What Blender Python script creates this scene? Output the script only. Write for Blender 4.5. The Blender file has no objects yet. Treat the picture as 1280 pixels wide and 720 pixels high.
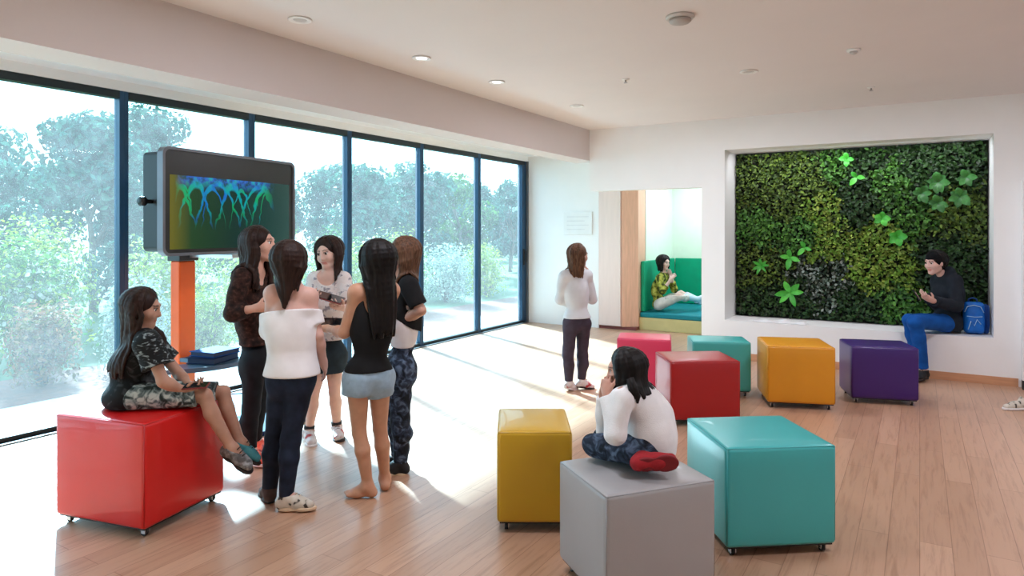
import bpy, bmesh, math, random
import numpy as np
from mathutils import Vector, Matrix

random.seed(7)
RNG = np.random.default_rng(7)
C = bpy.context.scene.collection
F_PX, CX, HY, CAMH = 835.0, 640.0, 288.0, 1.6
YAW = math.radians(31.4)
CA, SA = math.cos(YAW), math.sin(YAW)
PI = math.pi


# ------------------------------------------------------------------ frames
# "view frame": u to the right, v ahead, w up, standing where the photographer stood
def world(u, v, w=0.0):
    return Vector((u * CA - v * SA, u * SA + v * CA, w))


def ray(px, py, t):
    return np.array([(px - CX) / F_PX * t, t, CAMH + (HY - py) / F_PX * t])


# ------------------------------------------------------------------ objects
def tag(o, label=None, cat=None, group=None, kind=None):
    if label:
        o['label'] = label
    if cat:
        o['category'] = cat
    if group:
        o['group'] = group
    if kind:
        o['kind'] = kind
    return o


def empty(name, loc, rz=0.0):
    o = bpy.data.objects.new(name, None)
    o.empty_display_size = 0.1
    o.location = loc
    o.rotation_euler = (0, 0, rz)
    C.objects.link(o)
    return o


def link(name, me, mats=None, parent=None, smooth=False):
    o = bpy.data.objects.new(name, me)
    if mats is not None:
        for m in (mats if isinstance(mats, (list, tuple)) else [mats]):
            me.materials.append(m)
    C.objects.link(o)
    if parent is not None:
        o.parent = parent
    if smooth:
        me.polygons.foreach_set('use_smooth', np.ones(len(me.polygons), dtype=bool))
    return o


def np_mesh(name, V, Q, cols=None):
    """mesh from arrays; Q is (n,4) or (n,3)"""
    me = bpy.data.meshes.new(name)
    n = Q.shape[1]
    me.vertices.add(len(V))
    me.vertices.foreach_set('co', np.ascontiguousarray(V, dtype=np.float32).ravel())
    me.loops.add(Q.size)
    me.loops.foreach_set('vertex_index', np.ascontiguousarray(Q, dtype=np.int32).ravel())
    me.polygons.add(len(Q))
    me.polygons.foreach_set('loop_start', np.arange(0, Q.size, n, dtype=np.int32))
    me.polygons.foreach_set('loop_total', np.full(len(Q), n, dtype=np.int32))
    if cols is not None:
        a = me.color_attributes.new('tint', 'FLOAT_COLOR', 'POINT')
        c4 = np.ones((len(V), 4), dtype=np.float32)
        c4[:, :3] = cols
        a.data.foreach_set('color', c4.ravel())
    me.update(calc_edges=True)
    me.validate()
    return me


class MB:
    """collects simple shapes into one mesh"""

    def __init__(self):
        self.bm = bmesh.new()

    def box(self, lo, hi, bevel=0.0, seg=2, mi=0, rot=None):
        lo, hi = Vector(lo), Vector(hi)
        c, d = (lo + hi) / 2, hi - lo
        m = Matrix.Translation(c) @ (rot.to_4x4() if rot is not None else Matrix()) @ Matrix.Diagonal((d.x, d.y, d.z, 1))
        r = bmesh.ops.create_cube(self.bm, size=1.0, matrix=m)
        fs = set(f for v in r['verts'] for f in v.link_faces)
        for f in fs:
            f.material_index = mi
        if bevel > 0:
            es = list(set(e for v in r['verts'] for e in v.link_edges))
            rr = bmesh.ops.bevel(self.bm, geom=es, offset=bevel, segments=seg, profile=0.5, affect='EDGES')
            for f in rr['faces']:
                f.material_index = mi
        return self

    def poly_prism(self, pts, z0, z1, mi=0):
        b = [self.bm.verts.new((x, y, z0)) for x, y in pts]
        t = [self.bm.verts.new((x, y, z1)) for x, y in pts]
        n = len(pts)
        fs = [self.bm.faces.new(list(reversed(b))), self.bm.faces.new(t)]
        for i in range(n):
            j = (i + 1) % n
            fs.append(self.bm.faces.new((b[i], b[j], t[j], t[i])))
        for f in fs:
            f.material_index = mi
        return self

    def tube(self, pts, radii, n=10, mi=0, caps=True):
        pts = [Vector(p) for p in pts]
        if not isinstance(radii, (list, tuple)):
            radii = [radii] * len(pts)
        rings = []
        prev = None
        for i, p in enumerate(pts):
            d = (pts[min(i + 1, len(pts) - 1)] - pts[max(i - 1, 0)]).normalized()
            if prev is None:
                a = d.orthogonal().normalized()
            else:
                a = (prev - d * prev.dot(d))
                a = a.normalized() if a.length > 1e-6 else d.orthogonal().normalized()
            prev = a
            b = d.cross(a)
            rings.append([self.bm.verts.new(p + (a * math.cos(2 * PI * k / n) + b * math.sin(2 * PI * k / n)) * radii[i]) for k in range(n)])
        for r0, r1 in zip(rings, rings[1:]):
            for k in range(n):
                f = self.bm.faces.new((r0[k], r0[(k + 1) % n], r1[(k + 1) % n], r1[k]))
                f.smooth = True
                f.material_index = mi
        if caps:
            for r in (list(reversed(rings[0])), rings[-1]):
                f = self.bm.faces.new(r)
                f.material_index = mi
        return self

    def cyl(self, c, axis, r0, r1, h, n=24, mi=0):
        c, axis = Vector(c), Vector(axis).normalized()
        return self.tube([c, c + axis * h], [r0, r1], n=n, mi=mi)

    def lathe(self, c, prof, n=24, mi=0):
        """prof: list of (r, z) about the z axis through c"""
        rings = []
        for r, z in prof:
            rings.append([self.bm.verts.new((c[0] + r * math.cos(2 * PI * k / n), c[1] + r * math.sin(2 * PI * k / n), c[2] + z)) for k in range(n)])
        for r0, r1 in zip(rings, rings[1:]):
            for k in range(n):
                f = self.bm.faces.new((r0[k], r0[(k + 1) % n], r1[(k + 1) % n], r1[k]))
                f.smooth = True
                f.material_index = mi
        self.bm.faces.new(list(reversed(rings[0]))).material_index = mi
        self.bm.faces.new(rings[-1]).material_index = mi
        return self

    def quad(self, a, b, c, d, mi=0):
        f = self.bm.faces.new([self.bm.verts.new(Vector(p)) for p in (a, b, c, d)])
        f.material_index = mi
        return self

    def build(self, name, mats, parent=None, smooth=False):
        bmesh.ops.recalc_face_normals(self.bm, faces=self.bm.faces[:])
        me = bpy.data.meshes.new(name)
        self.bm.to_mesh(me)
        self.bm.free()
        return link(name, me, mats, parent, smooth)


# ------------------------------------------------------------------ materials
def srgb(r, g, b):
    def f(c):
        c /= 255.0
        return c / 12.92 if c <= 0.04045 else ((c + 0.055) / 1.055) ** 2.4
    return (f(r), f(g), f(b), 1.0)


def new_mat(name):
    m = bpy.data.materials.new(name)
    m.use_nodes = True
    nt = m.node_tree
    p = nt.nodes['Principled BSDF']
    return m, nt, p


def N(nt, t, **kw):
    n = nt.nodes.new(t)
    for k, v in kw.items():
        setattr(n, k, v)
    return n


def ramp(nt, fac, stops):
    r = N(nt, 'ShaderNodeValToRGB')
    el = r.color_ramp.elements
    while len(el) < len(stops):
        el.new(0.5)
    for e, (pos, col) in zip(el, stops):
        e.position = pos
        e.color = col
    nt.links.new(fac, r.inputs['Fac'])
    return r.outputs['Color']


def mul(c, k):
    return (min(c[0] * k, 1), min(c[1] * k, 1), min(c[2] * k, 1), 1)


def mat(name, col, rough=0.5, metal=0.0, var=0.06, scale=8.0, bump=0.0, bscale=200.0, spec=0.5, coat=0.0, sheen=0.0, stretch=None):
    """one-colour surface with gentle procedural unevenness"""
    m, nt, p = new_mat(name)
    tc = N(nt, 'ShaderNodeTexCoord')
    vec = tc.outputs['Object']
    if stretch:
        mp = N(nt, 'ShaderNodeMapping')
        mp.inputs['Scale'].default_value = stretch
        nt.links.new(vec, mp.inputs['Vector'])
        vec = mp.outputs['Vector']
    nz = N(nt, 'ShaderNodeTexNoise')
    nz.inputs['Scale'].default_value = scale
    nz.inputs['Detail'].default_value = 4
    nt.links.new(vec, nz.inputs['Vector'])
    c = ramp(nt, nz.outputs['Fac'], [(0.3, mul(col, 1 - var)), (0.7, mul(col, 1 + var))])
    nt.links.new(c, p.inputs['Base Color'])
    p.inputs['Roughness'].default_value = rough
    p.inputs['Metallic'].default_value = metal
    p.inputs['Specular IOR Level'].default_value = spec
    p.inputs['Coat Weight'].default_value = coat
    p.inputs['Sheen Weight'].default_value = sheen
    if bump > 0:
        n2 = N(nt, 'ShaderNodeTexNoise')
        n2.inputs['Scale'].default_value = bscale
        n2.inputs['Detail'].default_value = 3
        nt.links.new(vec, n2.inputs['Vector'])
        b = N(nt, 'ShaderNodeBump')
        b.inputs['Strength'].default_value = bump
        b.inputs['Distance'].default_value = 0.01
        nt.links.new(n2.outputs['Fac'], b.inputs['Height'])
        nt.links.new(b.outputs['Normal'], p.inputs['Normal'])
    return m


def pattern_mat(name, stops, scale=30.0, rough=0.8, detail=3.0, dist=0.0, voronoi=False, stretch=(1, 1, 1)):
    m, nt, p = new_mat(name)
    tc = N(nt, 'ShaderNodeTexCoord')
    mp = N(nt, 'ShaderNodeMapping')
    mp.inputs['Scale'].default_value = stretch
    nt.links.new(tc.outputs['Object'], mp.inputs['Vector'])
    if voronoi:
        nz = N(nt, 'ShaderNodeTexVoronoi')
        out = nz.outputs['Distance']
    else:
        nz = N(nt, 'ShaderNodeTexNoise')
        nz.inputs['Detail'].default_value = detail
        nz.inputs['Distortion'].default_value = dist
        out = nz.outputs['Fac']
    nz.inputs['Scale'].default_value = scale
    nt.links.new(mp.outputs['Vector'], nz.inputs['Vector'])
    nt.links.new(ramp(nt, out, stops), p.inputs['Base Color'])
    p.inputs['Roughness'].default_value = rough
    p.inputs['Specular IOR Level'].default_value = 0.25
    return m


def tint_mat(name, rough=0.6, translucent=0.0, spec=0.3, sss=0.0, gain=1.0):
    """takes its colour from the mesh's own tint attribute"""
    m, nt, p = new_mat(name)
    a = N(nt, 'ShaderNodeVertexColor')
    a.layer_name = 'tint'
    nz = N(nt, 'ShaderNodeTexNoise')
    nz.inputs['Scale'].default_value = 25
    tc = N(nt, 'ShaderNodeTexCoord')
    nt.links.new(tc.outputs['Object'], nz.inputs['Vector'])
    mx = N(nt, 'ShaderNodeMix', data_type='RGBA', blend_type='MULTIPLY')
    mx.inputs[0].default_value = 1.0
    nt.links.new(a.outputs['Color'], mx.inputs[6])
    nt.links.new(ramp(nt, nz.outputs['Fac'], [(0.3, (0.9 * gain, 0.9 * gain, 0.9 * gain, 1)), (0.7, (1.0 * gain, 1.0 * gain, 1.0 * gain, 1))]), mx.inputs[7])
    nt.links.new(mx.outputs[2], p.inputs['Base Color'])
    p.inputs['Roughness'].default_value = rough
    p.inputs['Specular IOR Level'].default_value = spec
    if sss > 0:
        p.inputs['Subsurface Weight'].default_value = sss
        p.inputs['Subsurface Radius'].default_value = (0.012, 0.005, 0.003)
        p.inputs['Subsurface Scale'].default_value = 0.5
    if translucent > 0:
        t = N(nt, 'ShaderNodeBsdfTranslucent')
        nt.links.new(mx.outputs[2], t.inputs['Color'])
        s = N(nt, 'ShaderNodeMixShader')
        s.inputs[0].default_value = translucent
        nt.links.new(p.outputs[0], s.inputs[1])
        nt.links.new(t.outputs[0], s.inputs[2])
        nt.links.new(s.outputs[0], nt.nodes['Material Output'].inputs['Surface'])
    return m


M = {}
M['white'] = mat('white_paint', (0.88, 0.87, 0.865, 1), 0.75, var=0.02, scale=2, bump=0.05, bscale=120)
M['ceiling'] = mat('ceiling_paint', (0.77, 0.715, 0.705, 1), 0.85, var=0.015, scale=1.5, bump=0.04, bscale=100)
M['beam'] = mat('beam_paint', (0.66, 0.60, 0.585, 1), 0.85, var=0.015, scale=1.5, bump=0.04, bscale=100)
M['frame'] = mat('window_frame', srgb(30, 66, 98), 0.35, metal=0.2, var=0.08)
M['frame_grey'] = mat('grey_aluminium', srgb(120, 126, 132), 0.4, metal=0.6, var=0.05)
M['track'] = mat('window_track', srgb(40, 46, 50), 0.4, metal=0.4, var=0.05)
M['black'] = mat('black_plastic', srgb(18, 18, 20), 0.45, var=0.1)
M['darkgrey'] = mat('dark_grey_plastic', srgb(46, 46, 48), 0.42, var=0.06)
M['silver'] = mat('brushed_silver', srgb(195, 198, 200), 0.3, metal=0.9, var=0.05, stretch=(1, 40, 40))
M['orange'] = mat('orange_lacquer', srgb(246, 104, 28), 0.4, var=0.04)
M['chrome'] = mat('chrome', srgb(200, 200, 204), 0.2, metal=1.0, var=0.03)
M['navy'] = mat('navy_board', srgb(18, 36, 70), 0.7, var=0.1, spec=0.15)
M['base_blue'] = mat('pale_blue_plate', srgb(150, 190, 222), 0.25, var=0.05)
M['rubber'] = mat('black_rubber', srgb(14, 14, 15), 0.6, var=0.1)
M['pinkwood'] = mat('pale_pink_wood', srgb(226, 178, 152), 0.5, var=0.08, scale=6, stretch=(6, 6, 0.6))
M['palepanel'] = mat('pale_blush_panel', srgb(236, 214, 206), 0.5, var=0.03, scale=4, stretch=(6, 6, 0.6))
M['palegreen'] = mat('pale_green_paint', srgb(224, 236, 222), 0.8, var=0.02)
M['green_pad'] = mat('green_upholstery', srgb(22, 158, 116), 0.7, var=0.06, bump=0.1)
M['teal_pad'] = mat('teal_upholstery', srgb(20, 128, 140), 0.7, var=0.06, bump=0.1)
M['ochre'] = mat('ochre_panel', srgb(206, 192, 132), 0.6, var=0.05)
M['baseboard'] = mat('oak_baseboard', srgb(200, 148, 110), 0.5, var=0.08, stretch=(0.6, 6, 6))
M['soil'] = mat('red_soil', srgb(110, 66, 48), 0.95, var=0.3, scale=14, bump=0.6, bscale=40)
M['terrace'] = mat('pale_terrace_stone', srgb(226, 222, 214), 0.8, var=0.05, scale=5, bump=0.1, bscale=60)
M['lawn'] = mat('lawn_green', srgb(70, 90, 50), 0.95, var=0.25, scale=18, bump=0.5, bscale=90)
M['bark'] = mat('tree_bark', srgb(96, 84, 70), 0.9, var=0.25, scale=20, bump=0.6, bscale=30, stretch=(1, 1, 0.2))
M['leaf'] = tint_mat('leaf_surface', 0.6, 0.3, spec=0.1, gain=0.62)
M['tree_leaf'] = tint_mat('tree_leaf_surface', 0.6, 0.3, spec=0.1, gain=0.52)
M['wall_leaf'] = tint_mat('living_wall_leaf', 0.45, 0.15, spec=0.4)
M['skin'] = tint_mat('skin', 0.5, 0.0, spec=0.35, sss=0.12)
M['eye'] = mat('eye_white', (0.75, 0.73, 0.7, 1), 0.2, var=0.02)
M['iris'] = mat('dark_iris', (0.03, 0.018, 0.01, 1), 0.15, var=0.2)


def wood_floor():
    m, nt, p = new_mat('oak_floor')
    tc = N(nt, 'ShaderNodeTexCoord')
    mp = N(nt, 'ShaderNodeMapping')
    mp.inputs['Rotation'].default_value = (0, 0, PI / 2)
    nt.links.new(tc.outputs['Object'], mp.inputs['Vector'])
    br = N(nt, 'ShaderNodeTexBrick')
    br.offset = 0.37
    br.inputs['Color1'].default_value = srgb(196, 156, 128)
    br.inputs['Color2'].default_value = srgb(180, 140, 112)
    br.inputs['Mortar'].default_value = srgb(146, 108, 84)
    br.inputs['Scale'].default_value = 1.0
    br.inputs['Mortar Size'].default_value = 0.0018
    br.inputs['Brick Width'].default_value = 1.7
    br.inputs['Row Height'].default_value = 0.14
    br.inputs['Bias'].default_value = 0.0
    nt.links.new(mp.outputs['Vector'], br.inputs['Vector'])
    mp2 = N(nt, 'ShaderNodeMapping')
    mp2.inputs['Scale'].default_value = (22, 1.6, 1)
    nt.links.new(tc.outputs['Object'], mp2.inputs['Vector'])
    nz = N(nt, 'ShaderNodeTexNoise')
    nz.inputs['Scale'].default_value = 1.6
    nz.inputs['Detail'].default_value = 7
    nz.inputs['Roughness'].default_value = 0.65
    nz.inputs['Distortion'].default_value = 0.6
    nt.links.new(mp2.outputs['Vector'], nz.inputs['Vector'])
    grain = ramp(nt, nz.outputs['Fac'], [(0.32, (0.66, 0.60, 0.55, 1)), (0.5, (0.95, 0.94, 0.93, 1)), (0.72, (1, 1, 1, 1))])
    mx = N(nt, 'ShaderNodeMix', data_type='RGBA', blend_type='MULTIPLY')
    mx.inputs[0].default_value = 0.8
    nt.links.new(br.outputs['Color'], mx.inputs[6])
    nt.links.new(grain, mx.inputs[7])
    nt.links.new(mx.outputs[2], p.inputs['Base Color'])
    rr = N(nt, 'ShaderNodeMapRange')
    rr.inputs['To Min'].default_value = 0.30
    rr.inputs['To Max'].default_value = 0.46
    nt.links.new(nz.outputs['Fac'], rr.inputs['Value'])
    nt.links.new(rr.outputs['Result'], p.inputs['Roughness'])
    p.inputs['Coat Weight'].default_value = 0.25
    p.inputs['Coat Roughness'].default_value = 0.32
    b = N(nt, 'ShaderNodeBump')
    b.inputs['Strength'].default_value = 0.08
    b.inputs['Distance'].default_value = 0.004
    nt.links.new(nz.outputs['Fac'], b.inputs['Height'])
    nt.links.new(b.outputs['Normal'], p.inputs['Normal'])
    return m


M['floor'] = wood_floor()


def hazed_glass():
    """tinted pane with bright haze put in as a translucent veil"""
    m, nt, p = new_mat('hazed_blue_glass')
    nt.nodes.remove(p)
    out = nt.nodes['Material Output']
    tr = N(nt, 'ShaderNodeBsdfTransparent')
    tr.inputs['Color'].default_value = (0.74, 0.93, 0.96, 1)
    gl = N(nt, 'ShaderNodeBsdfGlossy')
    gl.inputs['Roughness'].default_value = 0.02
    fr = N(nt, 'ShaderNodeFresnel')
    fr.inputs['IOR'].default_value = 1.10
    m1 = N(nt, 'ShaderNodeMixShader')
    nt.links.new(fr.outputs[0], m1.inputs[0])
    nt.links.new(tr.outputs[0], m1.inputs[1])
    nt.links.new(gl.outputs[0], m1.inputs[2])
    tl = N(nt, 'ShaderNodeBsdfTranslucent')
    tl.inputs['Color'].default_value = (0.86, 0.95, 0.97, 1)
    tc = N(nt, 'ShaderNodeTexCoord')
    nz = N(nt, 'ShaderNodeTexNoise')
    nz.inputs['Scale'].default_value = 5.0
    nz.inputs['Detail'].default_value = 8
    nz.inputs['Roughness'].default_value = 0.7
    nt.links.new(tc.outputs['Object'], nz.inputs['Vector'])
    mr = N(nt, 'ShaderNodeMapRange')
    mr.inputs['From Min'].default_value = 0.3
    mr.inputs['From Max'].default_value = 0.7
    mr.inputs['To Min'].default_value = HAZE[0]
    mr.inputs['To Max'].default_value = HAZE[1]
    nt.links.new(nz.outputs['Fac'], mr.inputs['Value'])
    m2 = N(nt, 'ShaderNodeMixShader')
    nt.links.new(mr.outputs[0], m2.inputs[0])
    nt.links.new(m1.outputs[0], m2.inputs[1])
    nt.links.new(tl.outputs[0], m2.inputs[2])
    nt.links.new(m2.outputs[0], out.inputs['Surface'])
    return m


HAZE = (0.024, 0.042)  # share of translucent white mixed in to imitate haze
M['glass'] = hazed_glass()
# ------------------------------------------------------------------ the setting
def slab(name, boxes, m, **kw):
    b = MB()
    for lo, hi in boxes:
        b.box(lo, hi)
    o = b.build(name, m)
    return tag(o, kind='structure', **kw)


XW, YB, YE = -5.9, 8.53, 10.1
slab('floor', [((-6.02, -3.2, -0.12), (3.4, 13.0, 0.0))], M['floor'])
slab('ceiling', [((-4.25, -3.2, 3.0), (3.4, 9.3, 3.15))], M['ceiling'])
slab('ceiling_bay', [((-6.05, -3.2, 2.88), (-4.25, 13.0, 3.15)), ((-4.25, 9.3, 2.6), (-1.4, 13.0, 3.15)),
                     ((-4.25, 8.73, 2.9), (-2.3, 9.3, 3.0))], mat('bay_white_lifted', (0.95, 0.945, 0.94, 1), 0.8, var=0.01))  # wall white lightened, extra brightness put into the bay ceiling's colour
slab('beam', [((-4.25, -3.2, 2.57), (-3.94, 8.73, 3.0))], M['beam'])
slab('wall_left', [((-6.05, -3.2, 2.8), (-5.84, 10.2, 2.9)), ((-6.05, -3.2, 0), (-5.84, -2.38, 2.8))], M['white'])
slab('wall_back', [((-3.94, YB, 2.15), (-2.375, 8.73, 3.0)),
                   ((-2.375, YB, 0), (-2.085, 9.3, 3.0)),
                   ((-2.085, YB, 2.608), (0.656, 9.3, 3.0)),
                   ((-2.085, YB, 0), (0.656, 9.3, 0.478)),
                   ((0.656, YB, 0), (1.05, 9.3, 3.0)),
                   ((-2.085, 9.16, 0.478), (0.656, 9.3, 2.608))], M['white'])
slab('wall_right', [((3.2, -3.2, 0), (3.4, 9.3, 3.0)), ((1.95, 8.42, 0), (3.2, 9.3, 3.0)), ((1.05, 8.42, 2.1), (1.95, 9.3, 3.0))], M['white'])
slab('wall_rear', [((-6.05, -3.4, 0), (3.4, -3.2, 3.0))], M['white'])
slab('wall_end', [((-6.05, YE, 0), (-4.50, 10.3, 2.88)), ((-4.6, 10.62, 0), (-4.06, 10.7, 2.6))], M['white'])
slab('wall_nook', [((-4.05, 10.6, 0), (-3.872, 12.1, 2.6)), ((-4.05, 11.98, 0), (-1.5, 12.15, 2.6)), ((-1.6, 9.3, 0), (-1.45, 12.1, 2.6)),
                   ((-2.4, 9.3, 0), (-1.6, 9.4, 2.6))], M['palegreen'])
slab('baseboard_back', [((-2.375, YB - 0.015, 0), (0.86, YB, 0.085))], M['baseboard'])

# door beside the planted niche
d = tag(empty('door_1', (1.35, 8.40, 0)), kind='structure')
MB().box((-0.47, 0, 0.09), (0.60, 0.08, 2.1), 0.004).build('door_panel', M['white'], d)
MB().box((-0.47, -0.004, 0.0), (0.60, 0.07, 0.088)).build('kick_plate', M['darkgrey'], d)
b = MB().box((-0.435, -0.012, 0.90), (-0.39, 0, 1.10), 0.004)
b.tube([(-0.412, -0.012, 1.02), (-0.412, -0.055, 1.02), (-0.29, -0.06, 1.02)], 0.011, n=10)
b.build('handle', M['chrome'], d)

# windows: one glazed unit after another along the garden side
YM = [-2.34, -0.96, 0.42, 1.80, 3.177, 4.47, 5.85, 7.22, 8.63, 10.07]
for i, (y0, y1) in enumerate(zip(YM, YM[1:])):
    w = tag(empty('window_%d' % (i + 1), (XW, (y0 + y1) / 2, 0)), kind='structure')
    L = (y1 - y0) / 2
    last = i == len(YM) - 2
    s = 0.038
    b = MB()
    b.box((-0.05, -L, 0.0), (0.04, -L + s, 2.8), 0.004)
    b.box((-0.05, L - (0.13 if last else s), 0.0), (0.04, L, 2.8), 0.004)
    b.build('stile', M['frame'], w)
    b = MB()
    b.box((-0.05, -L + s, 0.0), (0.04, L - s, 0.045), 0.004)
    b.box((-0.05, -L + s, 2.735), (0.045, L - s, 2.8), 0.004)
    b.build('rail', M['track'], w)
    b = MB()
    b.box((-0.012, -L + s, 0.045), (-0.004, L - (0.13 if last else s), 2.735))
    b.build('pane', M['glass'], w)
    if last:
        h = MB().box((0.04, L - 0.105, 1.0), (0.055, L - 0.055, 1.28), 0.004)
        h.tube([(0.05, L - 0.08, 1.06), (0.09, L - 0.08, 1.06), (0.09, L - 0.08, 1.24), (0.05, L - 0.08, 1.24)], 0.010, n=8)
        h.build('handle', M['black'], w)
tag(MB().box((-5.95, 10.07, 0), (-5.82, 10.10, 2.8), 0.003).build('trim_1', M['frame_grey']), kind='structure')
tag(MB().box((-5.84, -2.4, -0.005), (-5.80, 10.07, 0.012)).build('trim_2', M['frame_grey']), kind='structure')

# faint wall panel
w = tag(empty('wall_sign', (-4.87, YE - 0.012, 1.72)), 'faint white rectangular panel on the white wall beside the far window', 'sign')
MB().box((-0.26, -0.006, -0.19), (0.26, 0.010, 0.19), 0.004).build('panel', mat('sign_white', (0.84, 0.83, 0.82, 1), 0.5, var=0.02), w)
b = MB()
for k in range(4):
    b.box((-0.20, -0.008, 0.10 - k * 0.07), (0.20 - 0.07 * (k % 2), -0.006, 0.115 - k * 0.07))
b.build('print', mat('sign_grey', (0.74, 0.73, 0.73, 1), 0.6, var=0.05), w)

# cupboard beside the nook
c = tag(empty('cupboard', (-4.295, YE, 0)), 'pale blush and pink wood cupboard standing in the doorway opening', 'cupboard')
MB().box((-0.20, 0.02, 0.0), (0.43, 0.42, 0.05)).build('plinth', mat('plinth_red_brown', srgb(120, 60, 56), 0.6), c)
MB().box((-0.20, 0.0, 0.05), (0.19, 0.45, 2.6), 0.004).build('carcass', M['palepanel'], c)
MB().box((-0.195, -0.02, 0.055), (0.185, 0.0, 2.55), 0.003).build('door', M['palepanel'], c)
b = MB()
b.poly_prism([(0.195, 0.0), (0.215, -0.015), (0.43, 0.13), (0.43, 0.45), (0.195, 0.45)], 0.05, 2.6)
b.build('wood_panel', M['pinkwood'], c)

# padded bench in the nook
n = tag(empty('nook_bench', (-2.735, 11.125, 0)), 'built-in nook bench with teal seat, ochre front and green padded backs', 'bench')
MB().box((-1.13, -0.85, 0), (1.13, 0.84, 0.20), 0.006).build('base', M['ochre'], n)
MB().box((-1.12, -0.85, 0.20), (1.13, 0.84, 0.28), 0.02, 3).build('seat_cushion', M['teal_pad'], n)
MB().box((-1.06, 0.775, 0.285), (1.13, 0.84, 1.10), 0.015, 3).build('back_pad', M['green_pad'], n)
MB().box((-1.125, -0.80, 0.285), (-1.06, 0.775, 1.10), 0.015, 3).build('side_pad', M['green_pad'], n)


# ------------------------------------------------------------------ ceiling fittings
def on_ceiling(px, py, z=3.0):
    t = (z - CAMH) * F_PX / (HY - py)
    p = ray(px, py, t)
    return world(p[0], p[1], z)


M['lamp_glow'], nt_, p_ = new_mat('lamp_lens')
nz_ = N(nt_, 'ShaderNodeTexNoise')
nt_.links.new(ramp(nt_, nz_.outputs['Fac'], [(0.3, (0.9, 0.88, 0.85, 1)), (0.7, (0.95, 0.93, 0.9, 1))]), p_.inputs['Base Color'])
p_.inputs['Emission Color'].default_value = (1, 0.94, 0.88, 1)
p_.inputs['Emission Strength'].default_value = 2.5
M['lamp_off'] = mat('lamp_lens_off', (0.55, 0.53, 0.52, 1), 0.3)
M['trim_ring'] = mat('lamp_trim', (0.86, 0.85, 0.84, 1), 0.4)
LIGHTS = [(527, 72, 1, 'glowing recessed downlight, the one nearest the beam in the lit pair'),
          (621, 102, 1, 'glowing recessed downlight above the last window panes, farther of the lit pair'),
          (375, 24, 0, 'unlit recessed downlight close to the beam above the display screen'),
          (721, 132, 0, 'unlit recessed downlight above the doorway corner'),
          (936, 89, 0, 'unlit recessed downlight above the planted niche')]
for px, py, on, lab in LIGHTS:
    t = tag(empty('ceiling_downlight', on_ceiling(px, py)), lab, 'ceiling light', 'recessed ceiling downlights')
    MB().lathe((0, 0, 0), [(0.045, -0.002), (0.075, -0.002), (0.078, -0.007), (0.070, -0.012), (0.052, -0.010), (0.045, -0.004)], 28).build('trim_ring', M['trim_ring'], t)
    MB().lathe((0, 0, 0), [(0.044, -0.001), (0.044, -0.006), (0.02, -0.008)], 24).build('lens', M['lamp_glow' if on else 'lamp_off'], t)
t = tag(empty('smoke_detector', on_ceiling(850, 20)), 'round white smoke detector on the ceiling, largest ceiling fitting', 'smoke detector')
MB().lathe((0, 0, 0), [(0.09, 0), (0.093, -0.012), (0.085, -0.022)], 32).build('base', mat('detector_base', (0.6, 0.57, 0.55, 1), 0.5), t)
MB().lathe((0, 0, 0), [(0.07, -0.022), (0.072, -0.034), (0.06, -0.046), (0.022, -0.05)], 32).build('cover', mat('detector_cover', (0.42, 0.38, 0.36, 1), 0.5), t)
for px, py, lab in [(782, 99, 'tiny white ceiling sprinkler between the lit and unlit downlights'), (1089, 109, 'tiny white ceiling sprinkler above the planted niche top')]:
    t = tag(empty('ceiling_sprinkler', on_ceiling(px, py)), lab, 'sprinkler', 'ceiling sprinklers')
    MB().lathe((0, 0, 0), [(0.035, 0), (0.034, -0.006), (0.014, -0.010)], 20).build('cover_plate', M['trim_ring'], t)
    MB().lathe((0, 0, 0), [(0.008, -0.010), (0.008, -0.03), (0.018, -0.032), (0.018, -0.036)], 14).build('head', M['chrome'], t)
t = tag(empty('ceiling_sensor', on_ceiling(1067, 62)), 'small white domed motion sensor on the ceiling', 'sensor')
MB().lathe((0, 0, 0), [(0.05, 0), (0.05, -0.012), (0.034, -0.016)], 24).build('base', M['trim_ring'], t)
MB().lathe((0, 0, 0), [(0.03, -0.016), (0.027, -0.03), (0.014, -0.038)], 20).build('dome', M['lamp_off'], t)


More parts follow.
